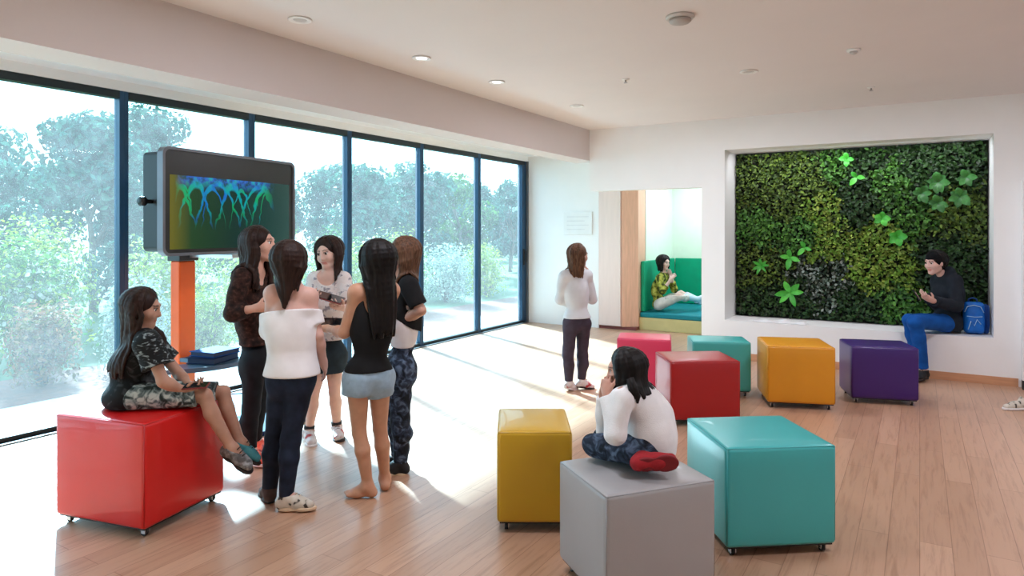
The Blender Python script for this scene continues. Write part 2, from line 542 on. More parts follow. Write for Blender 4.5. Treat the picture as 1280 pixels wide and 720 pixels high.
# ------------------------------------------------------------------ cube seats on castors
def cube_seat(A, e1, w, d, top, col, label, rough=0.38, bev=0.022, foot=0.05):
    """A: near corner (u, v); e1: direction of the front edge in the view frame; w along it, d behind it"""
    e1 = np.array(e1, float)
    e1 /= np.linalg.norm(e1)
    e2 = np.array([-e1[1], e1[0]])
    c = np.array(A) + e1 * w / 2 + e2 * d / 2
    ang = math.atan2(e1[1], e1[0]) + YAW
    root = tag(empty('cube_seat', world(c[0], c[1]), ang), label, 'cube seat', 'wheeled cube seats around the room')
    col = mul(col, 0.72)
    m = mat('vinyl_%s' % label.split()[0].replace(',', ''), col, rough, coat=0.2, var=0.035, scale=3, bump=0.05, bscale=160, spec=0.5)
    md = mat('vinyl_seam', mul(col, 0.8), rough, var=0.03)
    b = MB().box((-w / 2, -d / 2, foot), (w / 2, d / 2, top), bev, 4)
    # slightly puffed cushion top
    bmesh.ops.subdivide_edges(b.bm, edges=[e for e in b.bm.edges if e.calc_length() > 0.2], cuts=5, use_grid_fill=True)
    for v in b.bm.verts:
        fx = max(0, 1 - (2 * v.co.x / w) ** 2)
        fy = max(0, 1 - (2 * v.co.y / d) ** 2)
        if v.co.z > top - 0.003:
            v.co.z += 0.010 * fx * fy
        fz = max(0, 1 - (2 * (v.co.z - foot) / (top - foot) - 1) ** 2)
        if abs(v.co.x) > w / 2 - 0.002:
            v.co.x += math.copysign(0.005 * fy * fz, v.co.x)
        if abs(v.co.y) > d / 2 - 0.002:
            v.co.y += math.copysign(0.005 * fx * fz, v.co.y)
    b.build('body', m, root, True)
    s = MB()
    r, i = 0.004, 0.008
    zt = top - 0.008
    for sx, sy in ((1, 1), (1, -1), (-1, 1), (-1, -1)):
        s.tube([(sx * (w / 2 - i), sy * (d / 2 - i), foot + 0.02), (sx * (w / 2 - i), sy * (d / 2 - i), zt)], r, n=6)
    for sy in (1, -1):
        s.tube([(-w / 2 + i, sy * (d / 2 - i), zt), (w / 2 - i, sy * (d / 2 - i), zt)], r, n=6)
        s.tube([(sy * (w / 2 - i), -d / 2 + i, zt), (sy * (w / 2 - i), d / 2 - i, zt)], r, n=6)
    s.build('piping', md, root, True)
    MB().box((-w / 2 + 0.015, -d / 2 + 0.015, foot - 0.006), (w / 2 - 0.015, d / 2 - 0.015, foot + 0.01)).build('base_board', M['black'], root)
    for sx, sy in ((1, 1), (1, -1), (-1, 1), (-1, -1)):
        x, y = sx * (w / 2 - 0.05), sy * (d / 2 - 0.05)
        f = MB().box((x - 0.018, y - 0.018, foot - 0.012), (x + 0.018, y + 0.018, foot - 0.005))
        f.box((x - 0.014, y - 0.016, 0.014), (x - 0.010, y + 0.012, foot - 0.01))
        f.box((x + 0.010, y - 0.016, 0.014), (x + 0.014, y + 0.012, foot - 0.01))
        cst = f.build('caster', M['chrome'], root)
        MB().cyl((x - 0.009, y, 0.0185), (1, 0, 0), 0.0185, 0.0185, 0.018, 18).build('wheel', M['rubber'], cst)
    return root


cube_seat((-1.895, 3.44), (0.183, 0.54), 0.57, 0.63, 0.60, srgb(228, 14, 10), 'bright red cube seat in front of the window with a girl sitting on it')
cube_seat((0.383, 2.733), (0.51, 0.19), 0.545, 0.464, 0.51, srgb(186, 184, 184), 'grey cube seat nearest the camera carrying the girl in white', foot=0.05)
cube_seat((1.041, 3.244), (0.562, 0.053), 0.565, 0.551, 0.54, srgb(78, 196, 196), 'turquoise cube seat beside the grey one, the larger-looking of the turquoise pair')
cube_seat((-0.08, 3.532), (1, 0.0), 0.40, 0.48, 0.534, srgb(226, 178, 22), 'mustard yellow narrow cube seat directly behind the grey cube')
cube_seat((1.041, 6.64), (0.506, -0.12), 0.527, 0.40, 0.53, srgb(255, 74, 118), 'coral pink cube seat below the doorway')
cube_seat((1.29, 5.44), (0.58, 0.03), 0.585, 0.48, 0.53, srgb(186, 6, 12), 'deep red cube seat between the coral and turquoise ones')
cube_seat((1.748, 6.47), (0.542, -0.07), 0.55, 0.40, 0.525, srgb(82, 196, 190), 'turquoise cube seat against the niche wall behind the deep red cube')
cube_seat((2.30, 6.02), (0.566, -0.11), 0.577, 0.56, 0.56, srgb(248, 168, 10), 'golden yellow cube seat in front of the planted niche')
cube_seat((3.138, 6.18), (0.552, -0.13), 0.567, 0.46, 0.53, srgb(62, 18, 120), 'purple cube seat in front of the planted niche')


# ------------------------------------------------------------------ display on its stand
def screen_mat():
    m, nt, p = new_mat('display_picture')
    tc = N(nt, 'ShaderNodeTexCoord')
    sp = N(nt, 'ShaderNodeSeparateXYZ')
    nt.links.new(tc.outputs['Object'], sp.inputs[0])   # x along the screen, z up, metres
    # background: olive on one side to dark green
    mr = N(nt, 'ShaderNodeMapRange')
    mr.inputs['From Min'].default_value = -0.66
    mr.inputs['From Max'].default_value = 0.66
    nt.links.new(sp.outputs['X'], mr.inputs['Value'])
    bg = ramp(nt, mr.outputs[0], [(0.0, srgb(92, 84, 8)), (0.16, srgb(24, 52, 22)), (0.5, srgb(8, 36, 30)), (1.0, srgb(6, 52, 44))])
    # glowing crossed arches hanging from a blue haze
    wob = N(nt, 'ShaderNodeTexNoise')
    wob.inputs['Scale'].default_value = 9
    nt.links.new(tc.outputs['Object'], wob.inputs['Vector'])

    def mth(op, a, b=None, c=None):
        x = N(nt, 'ShaderNodeMath', operation=op)
        for q, v in enumerate((a, b, c)):
            if v is None:
                continue
            if isinstance(v, (int, float)):
                x.inputs[q].default_value = v
            else:
                nt.links.new(v, x.inputs[q])
        return x.outputs[0]
    wx = mth('ADD', sp.outputs['X'], mth('MULTIPLY', mth('SUBTRACT', wob.outputs['Fac'], .5), .10))
    web = None
    for s_, off_, k_, top_, w_ in ((2.7, .10, 1.75, .150, .042), (2.2, .41, 1.35, .165, .030), (3.3, .77, 1.9, .12, .022)):
        m_ = mth('PINGPONG', mth('MULTIPLY_ADD', wx, s_, off_ + 5), .5)
        arch = mth('SUBTRACT', top_, mth('MULTIPLY', mth('POWER', m_, 2.0), k_))
        dd = mth('ABSOLUTE', mth('SUBTRACT', sp.outputs['Z'], arch))
        line = ramp(nt, mth('DIVIDE', dd, w_), [(.55, (1, 1, 1, 1)), (1.0, (0, 0, 0, 1))])
        web = line if web is None else mth('MAXIMUM', web, line)
    nz = N(nt, 'ShaderNodeTexNoise')
    nz.inputs['Scale'].default_value = 5
    nt.links.new(tc.outputs['Object'], nz.inputs['Vector'])
    wc = ramp(nt, nz.outputs['Fac'], [(0.36, srgb(24, 84, 170)), (0.48, srgb(16, 140, 140)), (0.58, srgb(24, 146, 84))])
    zm = ramp(nt, _range(nt, sp.outputs['Z'], -0.22, 0.26), [(0.0, (0, 0, 0, 1)), (0.45, (0.85, 0.85, 0.85, 1)), (1.0, (1, 1, 1, 1))])
    xm = ramp(nt, _range(nt, sp.outputs['X'], -0.60, 0.46), [(0.0, (0, 0, 0, 1)), (0.08, (1, 1, 1, 1)), (0.85, (1, 1, 1, 1)), (1.0, (0, 0, 0, 1))])
    k1 = _mulc(nt, web, zm)
    k = _mulc(nt, k1, xm)
    mx = N(nt, 'ShaderNodeMix', data_type='RGBA')
    nt.links.new(k, mx.inputs[0])
    nt.links.new(bg, mx.inputs[6])
    nt.links.new(wc, mx.inputs[7])
    # blue speckled band along the upper edge
    n3 = N(nt, 'ShaderNodeTexNoise')
    n3.inputs['Scale'].default_value = 26
    n3.inputs['Detail'].default_value = 5
    nt.links.new(tc.outputs['Object'], n3.inputs['Vector'])
    top = ramp(nt, n3.outputs['Fac'], [(0.36, srgb(24, 60, 70)), (0.5, srgb(44, 84, 168)), (0.66, srgb(40, 150, 150))])
    zb = ramp(nt, _range(nt, sp.outputs['Z'], 0.10, 0.20), [(0.0, (0, 0, 0, 1)), (1.0, (0.9, 0.9, 0.9, 1))])
    kb = _mulc(nt, zb, xm)
    m2 = N(nt, 'ShaderNodeMix', data_type='RGBA')
    nt.links.new(kb, m2.inputs[0])
    nt.links.new(mx.outputs[2], m2.inputs[6])
    nt.links.new(top, m2.inputs[7])
    nt.links.new(m2.outputs[2], p.inputs['Emission Color'])
    p.inputs['Emission Strength'].default_value = 0.9
    p.inputs['Base Color'].default_value = (0.01, 0.012, 0.012, 1)
    p.inputs['Roughness'].default_value = 0.18
    return m


def _range(nt, s, a, b):
    r = N(nt, 'ShaderNodeMapRange')
    r.inputs['From Min'].default_value = a
    r.inputs['From Max'].default_value = b
    nt.links.new(s, r.inputs['Value'])
    return r.outputs[0]


def _mulc(nt, a, b):
    x = N(nt, 'ShaderNodeMath', operation='MULTIPLY')
    nt.links.new(a, x.inputs[0])
    nt.links.new(b, x.inputs[1])
    return x.outputs[0]


def rounded_rect(w, h, r, n=6):
    pts = []
    for cx, cz, a0 in ((w - r, h - r, 0), (-w + r, h - r, 90), (-w + r, -h + r, 180), (w - r, -h + r, 270)):
        for k in range(n + 1):
            a = math.radians(a0 + 90 * k / n)
            pts.append((cx + r * math.cos(a), cz + r * math.sin(a)))
    return pts


def rr_plate(b, w, h, r, y0, y1, mi=0, hole=None):
    """rounded plate in the xz plane from y0 to y1, optionally a ring"""
    o = rounded_rect(w, h, r)
    n = len(o)
    f0 = [b.bm.verts.new((x, y0, z)) for x, z in o]
    f1 = [b.bm.verts.new((x, y1, z)) for x, z in o]
    for i in range(n):
        j = (i + 1) % n
        b.bm.faces.new((f0[i], f0[j], f1[j], f1[i])).material_index = mi
    if hole is None:
        b.bm.faces.new(f0).material_index = mi
        b.bm.faces.new(list(reversed(f1))).material_index = mi
    else:
        q = rounded_rect(*hole)
        g0 = [b.bm.verts.new((x, y0, z)) for x, z in q]
        g1 = [b.bm.verts.new((x, y1, z)) for x, z in q]
        for i in range(n):
            j = (i + 1) % n
            b.bm.faces.new((g0[j], g0[i], g1[i], g1[j])).material_index = mi
            b.bm.faces.new((f0[i], g0[i], g0[j], f0[j])).material_index = mi
            b.bm.faces.new((f1[j], g1[j], g1[i], f1[i])).material_index = mi
    return b


DA = math.radians(23)                     # the screen runs 23 degrees off straight ahead
eu, ev = math.sin(DA), math.cos(DA)       # along the screen, view frame
nu, nv = math.cos(DA), -math.sin(DA)      # its outward normal
L0 = np.array([-2.63, 4.99])
DW, DH = 0.715, 0.415
dc = L0 + np.array([eu, ev]) * DW
zc = 1.82
PU, PV = -2.87, 5.83                      # the post
st = tag(empty('display_stand', world(PU, PV)), 'wheel-free floor stand with an orange post holding the big screen', 'display stand')
st['label'] = 'floor stand with a bright orange post under the big screen'
ang = math.atan2(ev, eu) + YAW            # local x along the screen
st.rotation_euler = (0, 0, ang)
rel = dc - np.array([PU, PV])
lx = rel @ np.array([eu, ev])
ly = rel @ np.array([-ev, eu])            # local y points away from the viewers (into the wall side)
# post, shelf bracket, base, tray
MB().box((-0.085, -0.055, 0.03), (0.085, 0.055, 1.335), 0.012, 3).build('post', M['orange'], st)
MB().box((-0.10, -0.075, 1.335), (0.10, 0.075, 1.40), 0.008).build('bracket', M['darkgrey'], st)
MB().box((0.0, ly - 0.02, 1.365), (0.85, 0.06, 1.40), 0.006).build('support_plate', M['silver'], st)
st_base = MB().lathe((0.05, -0.42, 0), [(0.74, 0.0), (0.74, 0.02), (0.72, 0.028)], 56).build('base_plate', M['base_blue'], st, False)
b = MB()
pts = [(0.05 + 0.742 * math.cos(a), -0.42 + 0.742 * math.sin(a), 0.018) for a in [2 * PI * k / 56 for k in range(57)]]
b.tube(pts, 0.018, n=8, caps=False)
b.build('base_rim', M['navy'], st_base, True)
b = MB()
a0, a1 = math.radians(-178), math.radians(2)
outer = [(0.62 * math.cos(a0 + (a1 - a0) * k / 32), -0.05 + 0.62 * math.sin(a0 + (a1 - a0) * k / 32)) for k in range(33)]
inner = [(0.40 * math.cos(a1 + (a0 - a1) * k / 32), -0.05 + 0.40 * math.sin(a1 + (a0 - a1) * k / 32)) for k in range(33)]
bt = [b.bm.verts.new((x, y, 0.475)) for x, y in outer + inner]
tp = [b.bm.verts.new((x, y, 0.51)) for x, y in outer + inner]
nn = len(bt)
for i in range(nn):
    j = (i + 1) % nn
    b.bm.faces.new((bt[i], bt[j], tp[j], tp[i]))
for i in range(32):
    b.bm.faces.new((tp[i], tp[i + 1], tp[nn - 2 - i], tp[nn - 1 - i]))
    b.bm.faces.new((bt[i + 1], bt[i], bt[nn - 1 - i], bt[nn - 2 - i]))
b.box((-0.08, -0.60, 0.47), (0.08, 0.0, 0.505), 0.004)
b.build('tray', mat('slate_blue_tray', srgb(70, 92, 112), 0.35, var=0.05), st)

ds = tag(empty('display_screen', world(dc[0], dc[1], zc), ang), 'large rounded black display screen showing a glowing blue green web', 'screen')
# local: x along the screen, -y toward the viewers
rr_plate(MB(), DW, DH, 0.06, -0.03, 0.03, hole=(DW - 0.022, DH - 0.022, 0.045)).build('bezel', mat('bezel_grey', srgb(112, 114, 122), 0.35, metal=0.3, var=0.04), ds)
b = rr_plate(MB(), DW - 0.022, DH - 0.022, 0.045, -0.016, 0.02)
b.build('front_panel', mat('panel_charcoal', srgb(46, 46, 46), 0.3, var=0.06), ds)
b = MB()
b.quad((-0.645, -0.018, -0.365), (0.645, -0.018, -0.365), (0.645, -0.018, 0.205), (-0.645, -0.018, 0.205))
b.build('screen', screen_mat(), ds)
b = rr_plate(MB(), DW - 0.05, DH - 0.03, 0.04, 0.05, 0.24)
b.box((-DW + 0.2, 0.03, -0.25), (DW - 0.2, 0.05, 0.25))
b.build('rear_housing', M['black'], ds)
b = MB()
b.tube([(-DW + 0.05, 0.15, 0.0), (-DW - 0.004, 0.15, 0.0), (-DW - 0.012, 0.15, 0.0), (-DW - 0.045, 0.15, 0.0), (-DW - 0.055, 0.15, 0.0)], [0.016, 0.018, 0.036, 0.036, 0.026], n=16)
b.build('side_knob', M['black'], ds, True)

# folders resting on the tray
def on_stand(x, y):
    e2 = np.array([-ev, eu])
    p = np.array([PU, PV]) + np.array([eu, ev]) * x + e2 * y
    return p


for k, (x, y, rz, w_, h_, lab) in enumerate([(-0.08, -0.44, 0.2, 0.34, 0.05, 'dark navy folder lying on the stand tray below the other folder'),
                                             (-0.06, -0.44, 0.05, 0.30, 0.04, 'blue edged folder, upper of the two on the stand tray')]):
    p = on_stand(x, y)
    fo = tag(empty('folder', world(p[0], p[1], 0.512 + 0.052 * k), ang + rz), lab, 'folder', 'folders on the stand tray')
    MB().box((-w_ / 2, -0.13, 0), (w_ / 2, 0.13, 0.006), 0.002).build('cover', M['navy'] if k == 0 else mat('cobalt_cover', srgb(34, 74, 140), 0.7, spec=0.15), fo)
    MB().box((-w_ / 2 + 0.01, -0.12, 0.006), (w_ / 2 - 0.006, 0.12, h_ - 0.006)).build('pages', mat('folder_pages', srgb(38, 52, 84), 0.7), fo)
    MB().box((-w_ / 2, -0.13, h_ - 0.006), (w_ / 2, 0.13, h_), 0.002).build('cover', M['navy'] if k == 0 else bpy.data.materials['cobalt_cover'], fo)
# ------------------------------------------------------------------ implicit surfaces for figures, clothes and hair
def vec(*a):
    return np.array(a, float)


def nrm(v):
    v = np.asarray(v, float)
    return v / (np.linalg.norm(v) + 1e-9)


def lerp(a, b, t):
    return np.asarray(a) * (1 - t) + np.asarray(b) * t


class Cone:
    """tapered capsule; cut_a / cut_b give a flat end; squash=(axis, factor) flattens it"""

    def __init__(self, a, b, ra, rb, k=0.02, cut_a=False, cut_b=False, squash=None, sub=False):
        self.a, self.b, self.ra, self.rb, self.k = np.array(a, float), np.array(b, float), ra, rb, k
        self.cut_a, self.cut_b, self.squash, self.sub = cut_a, cut_b, squash, sub

    def bbox(self):
        r = max(self.ra, self.rb)
        return np.minimum(self.a, self.b) - r, np.maximum(self.a, self.b) + r

    def ev(self, P, g=0.0):
        d = self.b - self.a
        L = np.linalg.norm(d) + 1e-9
        n = d / L
        q = P - self.a
        s = q @ n
        t = np.clip(s / L, 0, 1)
        w = q - t[..., None] * d
        if self.squash is not None:
            ax, f = self.squash
            ax = nrm(ax)
            h = w @ ax
            w = w + (h * (1 / f - 1))[..., None] * ax
        dist = np.sqrt((w * w).sum(-1)) - (self.ra + (self.rb - self.ra) * t) - g
        if self.squash is not None:
            dist = dist * 0.75
        if self.cut_b:
            dist = np.maximum(dist, s - L)
        if self.cut_a:
            dist = np.maximum(dist, -s)
        return dist


class Ell:
    def __init__(self, c, R, r, k=0.02, sub=False):
        self.c, self.R, self.r, self.k, self.sub = np.array(c, float), np.array(R, float), np.array(r, float), k, sub

    def bbox(self):
        e = np.abs(self.R.T) @ self.r
        return self.c - e, self.c + e

    def ev(self, P, g=0.0):
        r = self.r + g
        q = (P - self.c) @ self.R.T
        k0 = np.sqrt(((q / r) ** 2).sum(-1))
        k1 = np.sqrt(((q / (r * r)) ** 2).sum(-1)) + 1e-9
        return k0 * (k0 - 1) / k1


class Box:
    """rounded box, R rows are its axes"""

    def __init__(self, c, R, h, rad, k=0.01, sub=False):
        self.c, self.R, self.h, self.rad, self.k, self.sub = np.array(c, float), np.array(R, float), np.array(h, float), rad, k, sub

    def bbox(self):
        e = np.abs(self.R.T) @ (self.h + self.rad)
        return self.c - e, self.c + e

    def ev(self, P, g=0.0):
        q = np.abs((P - self.c) @ self.R.T) - (self.h - self.rad)
        return np.sqrt((np.maximum(q, 0) ** 2).sum(-1)) + np.minimum(q.max(-1), 0) - self.rad - g


def smin(a, b, k):
    if k <= 0:
        return np.minimum(a, b)
    h = np.maximum(k - np.abs(a - b), 0) / k
    return np.minimum(a, b) - h * h * k * 0.25


def field_at(prims, P, g=0.0):
    d = np.full(P.shape[:-1], 1.0)
    for p in prims:
        if not p.sub:
            d = smin(d, p.ev(P, g), p.k)
    return d


def solid(items, h, cuts=(), noise=None):
    """items: list of (prim, grow). Returns vertices and quads of the smooth union."""
    lo = np.full(3, 1e9)
    hi = np.full(3, -1e9)
    for p, g in items:
        if p.sub:
            continue
        a, b = p.bbox()
        lo, hi = np.minimum(lo, a - g), np.maximum(hi, b + g)
    lo -= 4 * h
    hi += 4 * h
    n = np.ceil((hi - lo) / h).astype(int) + 1
    arr = np.full(n, 0.08, dtype=np.float32)
    ax = [lo[i] + h * np.arange(n[i]) for i in range(3)]
    for p, g in items:
        a, b = p.bbox()
        m = g + p.k + 3.5 * h
        i0 = np.maximum(np.floor((a - m - lo) / h).astype(int), 0)
        i1 = np.minimum(np.ceil((b + m - lo) / h).astype(int) + 1, n)
        if (i1 <= i0).any():
            continue
        P = np.stack(np.meshgrid(ax[0][i0[0]:i1[0]], ax[1][i0[1]:i1[1]], ax[2][i0[2]:i1[2]], indexing='ij'), -1)
        d = p.ev(P, g)
        sl = (slice(i0[0], i1[0]), slice(i0[1], i1[1]), slice(i0[2], i1[2]))
        cur = arr[sl]
        if p.sub:
            arr[sl] = -smin(-cur, d, p.k)
        else:
            arr[sl] = smin(cur, d, p.k)
    near = np.abs(arr) < 0.06
    if cuts or noise is not None:
        idx = np.argwhere(near | (arr < 0))
        P = lo + idx * h
        v = arr[idx[:, 0], idx[:, 1], idx[:, 2]]
        if noise is not None:
            v = v + noise(P)
        for c in cuts:
            v = np.maximum(v, c(P))
        arr[idx[:, 0], idx[:, 1], idx[:, 2]] = v
    return nets(arr, lo, h)


CORN = np.array([[0, 0, 0], [1, 0, 0], [0, 1, 0], [1, 1, 0], [0, 0, 1], [1, 0, 1], [0, 1, 1], [1, 1, 1]])
EDG = [(0, 1), (2, 3), (4, 5), (6, 7), (0, 2), (1, 3), (4, 6), (5, 7), (0, 4), (1, 5), (2, 6), (3, 7)]


def nets(arr, lo, h):
    s = arr < 0
    cnt = np.zeros(np.array(arr.shape) - 1, dtype=np.int8)
    for c in CORN:
        cnt += s[c[0]:arr.shape[0] - 1 + c[0], c[1]:arr.shape[1] - 1 + c[1], c[2]:arr.shape[2] - 1 + c[2]]
    cells = np.argwhere((cnt > 0) & (cnt < 8))
    idx = np.full(cnt.shape, -1, dtype=np.int32)
    idx[cells[:, 0], cells[:, 1], cells[:, 2]] = np.arange(len(cells))
    vals = np.stack([arr[cells[:, 0] + c[0], cells[:, 1] + c[1], cells[:, 2] + c[2]] for c in CORN], 1).astype(float)
    acc = np.zeros((len(cells), 3))
    num = np.zeros(len(cells))
    for a, b in EDG:
        va, vb = vals[:, a], vals[:, b]
        x = (va < 0) != (vb < 0)
        t = np.where(x, va / np.where(x, va - vb, 1), 0)
        p = CORN[a] + t[:, None] * (CORN[b] - CORN[a])
        acc += p * x[:, None]
        num += x
    V = lo + (cells + acc / num[:, None]) * h
    quads = []
    for axis in range(3):
        u, w = [(1, 2), (2, 0), (0, 1)][axis]
        sh = [slice(None)] * 3
        s0, s1 = list(sh), list(sh)
        s0[axis] = slice(0, -1)
        s1[axis] = slice(1, None)
        e = np.argwhere(s[tuple(s0)] != s[tuple(s1)])
        e = e[(e[:, u] > 0) & (e[:, w] > 0) & (e[:, u] < arr.shape[u] - 1) & (e[:, w] < arr.shape[w] - 1)]
        ins = s[e[:, 0], e[:, 1], e[:, 2]]
        du = np.zeros(3, int)
        du[u] = 1
        dw = np.zeros(3, int)
        dw[w] = 1
        q = []
        for o in (-du - dw, -dw, 0 * du, -du):
            c = e + o
            q.append(idx[c[:, 0], c[:, 1], c[:, 2]])
        q = np.stack(q, 1)
        q[~ins] = q[~ins][:, ::-1]
        quads.append(q)
    Q = np.concatenate(quads)
    return V, Q[(Q >= 0).all(1)]


# ------------------------------------------------------------------ the figure
class Person:
    def __init__(self, foot, H, phi, t0, label, skin=(0.62, 0.40, 0.29), h=0.0065, cat='person', group=None):
        """foot: (u, v) under the pelvis, phi: facing (0 toward the camera, 90 to the right of the frame, 180 away)"""
        self.t0, self.H, self.h = t0, H, h
        self.s = s = H / 1.6
        self.skin = np.array(skin)
        a = math.radians(phi)
        self.F = vec(math.sin(a), -math.cos(a), 0)
        self.U = vec(0, 0, 1)
        self.R = np.cross(self.F, self.U)
        F, R, U = self.F, self.R, self.U
        b = vec(foot[0], foot[1], 0)
        self.base = b.copy()
        j = self.j = {}
        j['hips'] = b + U * 0.535 * H
        j['chest'] = b + U * 0.735 * H
        j['neck'] = b + U * 0.835 * H - F * 0.012
        j['head'] = b + U * 0.931 * H + F * 0.012
        for sd, sg in (('R', 1), ('L', -1)):
            j['sh' + sd] = b + U * 0.812 * H + R * sg * 0.098 * H - F * 0.01
            j['el' + sd] = j['sh' + sd] - U * 0.182 * H + R * sg * 0.02 * H - F * 0.015
            j['wr' + sd] = j['el' + sd] - U * 0.150 * H + F * 0.03
            j['hip' + sd] = b + U * 0.515 * H + R * sg * 0.054 * H
            j['kn' + sd] = b + U * 0.282 * H + R * sg * 0.056 * H + F * 0.012
            j['an' + sd] = b + U * 0.045 * H + R * sg * 0.058 * H - F * 0.015
            j['toe' + sd] = None
        self.hF, self.hU = F.copy(), U.copy()
        self.hand = {'R': {}, 'L': {}}
        self.barefoot = False
        self.label, self.cat, self.group = label, cat, group
        self.thick = 1.0

    def px(self, px, py, dt=0.0):
        return ray(px, py, self.t0 + dt)

    def set(self, **kw):
        for k, v in kw.items():
            self.j[k] = self.px(*v)
        return self

    def look(self, phi, pitch=0.0, roll=0.0):
        """head direction: phi as for the body, pitch up, roll toward the person's right"""
        a, p = math.radians(phi), math.radians(pitch)
        f = vec(math.sin(a), -math.cos(a), 0)
        self.hF = f * math.cos(p) + vec(0, 0, 1) * math.sin(p)
        self.hU = vec(0, 0, 1) * math.cos(p) - f * math.sin(p)
        r = np.cross(self.hF, self.hU)
        q = math.radians(roll)
        self.hU = self.hU * math.cos(q) + r * math.sin(q)
        return self

    # -------------------------------------------------- shapes of the body
    def prepare(self):
        s, j, th = self.s, self.j, self.thick
        G = self.g = {}
        R0 = nrm(j['shR'] - j['shL'])
        Sc = (j['shR'] + j['shL']) / 2
        Hc = (j['hipR'] + j['hipL']) / 2 + self.U * 0.01
        up = nrm(Sc - Hc)
        Fc = nrm(np.cross(up, R0))
        R0 = np.cross(Fc, up)
        Rp = nrm(j['hipR'] - j['hipL'])
        Fp = nrm(np.cross(up, Rp))
        self.tF, self.tR, self.tU = Fc, R0, up
        A = np.stack([R0, Fc, up])
        Rm = nrm(R0 + Rp)
        Fm = nrm(np.cross(up, Rm))
        Am = np.stack([np.cross(Fm, up), Fm, up])
        Ap = np.stack([np.cross(Fp, up), Fp, up])
        T = np.linalg.norm(Sc - Hc)
        mid = j.get('spine')
        if mid is None:
            mid = lerp(Hc, Sc, 0.45) - Fm * 0.012 * s
        ch = lerp(mid, Sc, 0.48)
        G['torso'] = [
            Ell(ch + Fc * 0.004, A, vec(0.122 * th, 0.086 * th, 0.155 * T / 0.44) * s, 0.03),
            Ell(mid, Am, vec(0.109 * th, 0.080 * th, 0.14 * T / 0.44) * s, 0.06),
            Ell(lerp(Hc, mid, 0.10), Ap, vec(0.130 * th, 0.092 * th, 0.105) * s, 0.06),
            Cone(j['shL'], j['shR'], 0.043 * s, 0.043 * s, 0.05),
            Cone(j['neck'], lerp(j['shR'], j['neck'], 0.25) - up * 0.004, 0.042 * s, 0.040 * s, 0.04),
            Cone(j['neck'], lerp(j['shL'], j['neck'], 0.25) - up * 0.004, 0.042 * s, 0.040 * s, 0.04),
        ]
        for sg in (1, -1):
            G['torso'].append(Ell(lerp(mid, Sc, 0.42) + R0 * sg * 0.052 * s + Fc * 0.060 * s, A, vec(0.044, 0.030, 0.048) * s, 0.04))
            G['torso'].append(Ell(Hc + Rp * sg * 0.058 * s - Fp * 0.040 * s - self.U * 0.02 * s, Ap, vec(0.068, 0.064, 0.085) * s, 0.04))
        for sd, sg in (('R', 1), ('L', -1)):
            sh, el, wr = j['sh' + sd], j['el' + sd], j['wr' + sd]
            G['arm' + sd] = [Cone(sh, sh, 0.047 * s, 0.047 * s, 0.03), Cone(sh, el, 0.041 * s, 0.033 * s, 0.03),
                             Cone(el, lerp(el, wr, 0.35), 0.033 * s, 0.034 * s, 0.02), Cone(lerp(el, wr, 0.3), wr, 0.034 * s, 0.023 * s, 0.02)]
            hp, kn, an = j['hip' + sd], j['kn' + sd], j['an' + sd]
            tdir, cdir = nrm(kn - hp), nrm(an - kn)
            fw = Fp
            back = nrm(tdir - cdir) if np.linalg.norm(tdir - cdir) > 0.5 else -nrm(fw - cdir * (fw @ cdir))
            if np.linalg.norm(tdir - cdir) > 0.5:
                back = -nrm(back - cdir * (back @ cdir))
            G['thigh' + sd] = [Cone(hp, kn, 0.074 * s * th, 0.0425 * s, 0.022)]
            cm = lerp(kn, an, 0.32) + back * 0.012 * s
            G['calf' + sd] = [Cone(kn, cm, 0.0415 * s, 0.0455 * s, 0.014), Cone(cm, an, 0.0455 * s, 0.029 * s, 0.014)]
            toe = j['toe' + sd]
            if toe is None:
                toe = an + nrm(vec(self.F[0], self.F[1], 0)) * 0.15 * s - self.U * (an[2] - 0.022) * 1.0
                toe[2] = max(0.02, an[2] - 0.052 * s)
                j['toe' + sd] = toe
            fd = nrm(toe - an)
            fh = nrm(toe - an + self.U * 0.0)
            flat = nrm(toe - (an + cdir * 0.045 * s))
            down = nrm(cdir - flat * (cdir @ flat))
            heel = an - nrm(flat) * 0.026 * s + down * 0.036 * s
            self.j['heel' + sd] = heel
            self.j['down' + sd] = down
            side = nrm(np.cross(flat, down))
            G['foot' + sd] = [Cone(an, heel, 0.031 * s, 0.027 * s, 0.03), Cone(an + flat * 0.01 * s, lerp(an, toe, 0.6) + down * 0.004, 0.031 * s, 0.026 * s, 0.03),
                              Cone(lerp(heel, toe, 0.55) - side * 0.012 * s, toe - side * 0.012 * s, 0.023 * s, 0.017 * s, 0.02),
                              Cone(lerp(heel, toe, 0.55) + side * 0.014 * s, toe + side * 0.018 * s - flat * 0.02 * s, 0.022 * s, 0.015 * s, 0.02),
                              Cone(heel, lerp(heel, toe, 0.6), 0.025 * s, 0.022 * s, 0.02)]
            if self.barefoot:
                for q in range(5):
                    o = toe + side * (q - 1.8) * 0.0125 * s + flat * (0.018 - 0.006 * q) * s
                    G['foot' + sd].append(Cone(o - flat * 0.022 * s, o, 0.010 * s, 0.0085 * s, 0.004))
            G['hand' + sd] = self.make_hand(sd, sg)
        # head
        c, f, u = j['head'], self.hF, self.hU
        r = np.cross(f, u)
        self.hR = r
        B = np.stack([r, f, u])
        p = lambda x, y, z: c + (r * x + f * y + u * z) * s
        self.hp = p
        G['neck'] = [Cone(j['neck'] - up * 0.01, p(0, -0.022, -0.055), 0.045 * s, 0.043 * s, 0.03)]
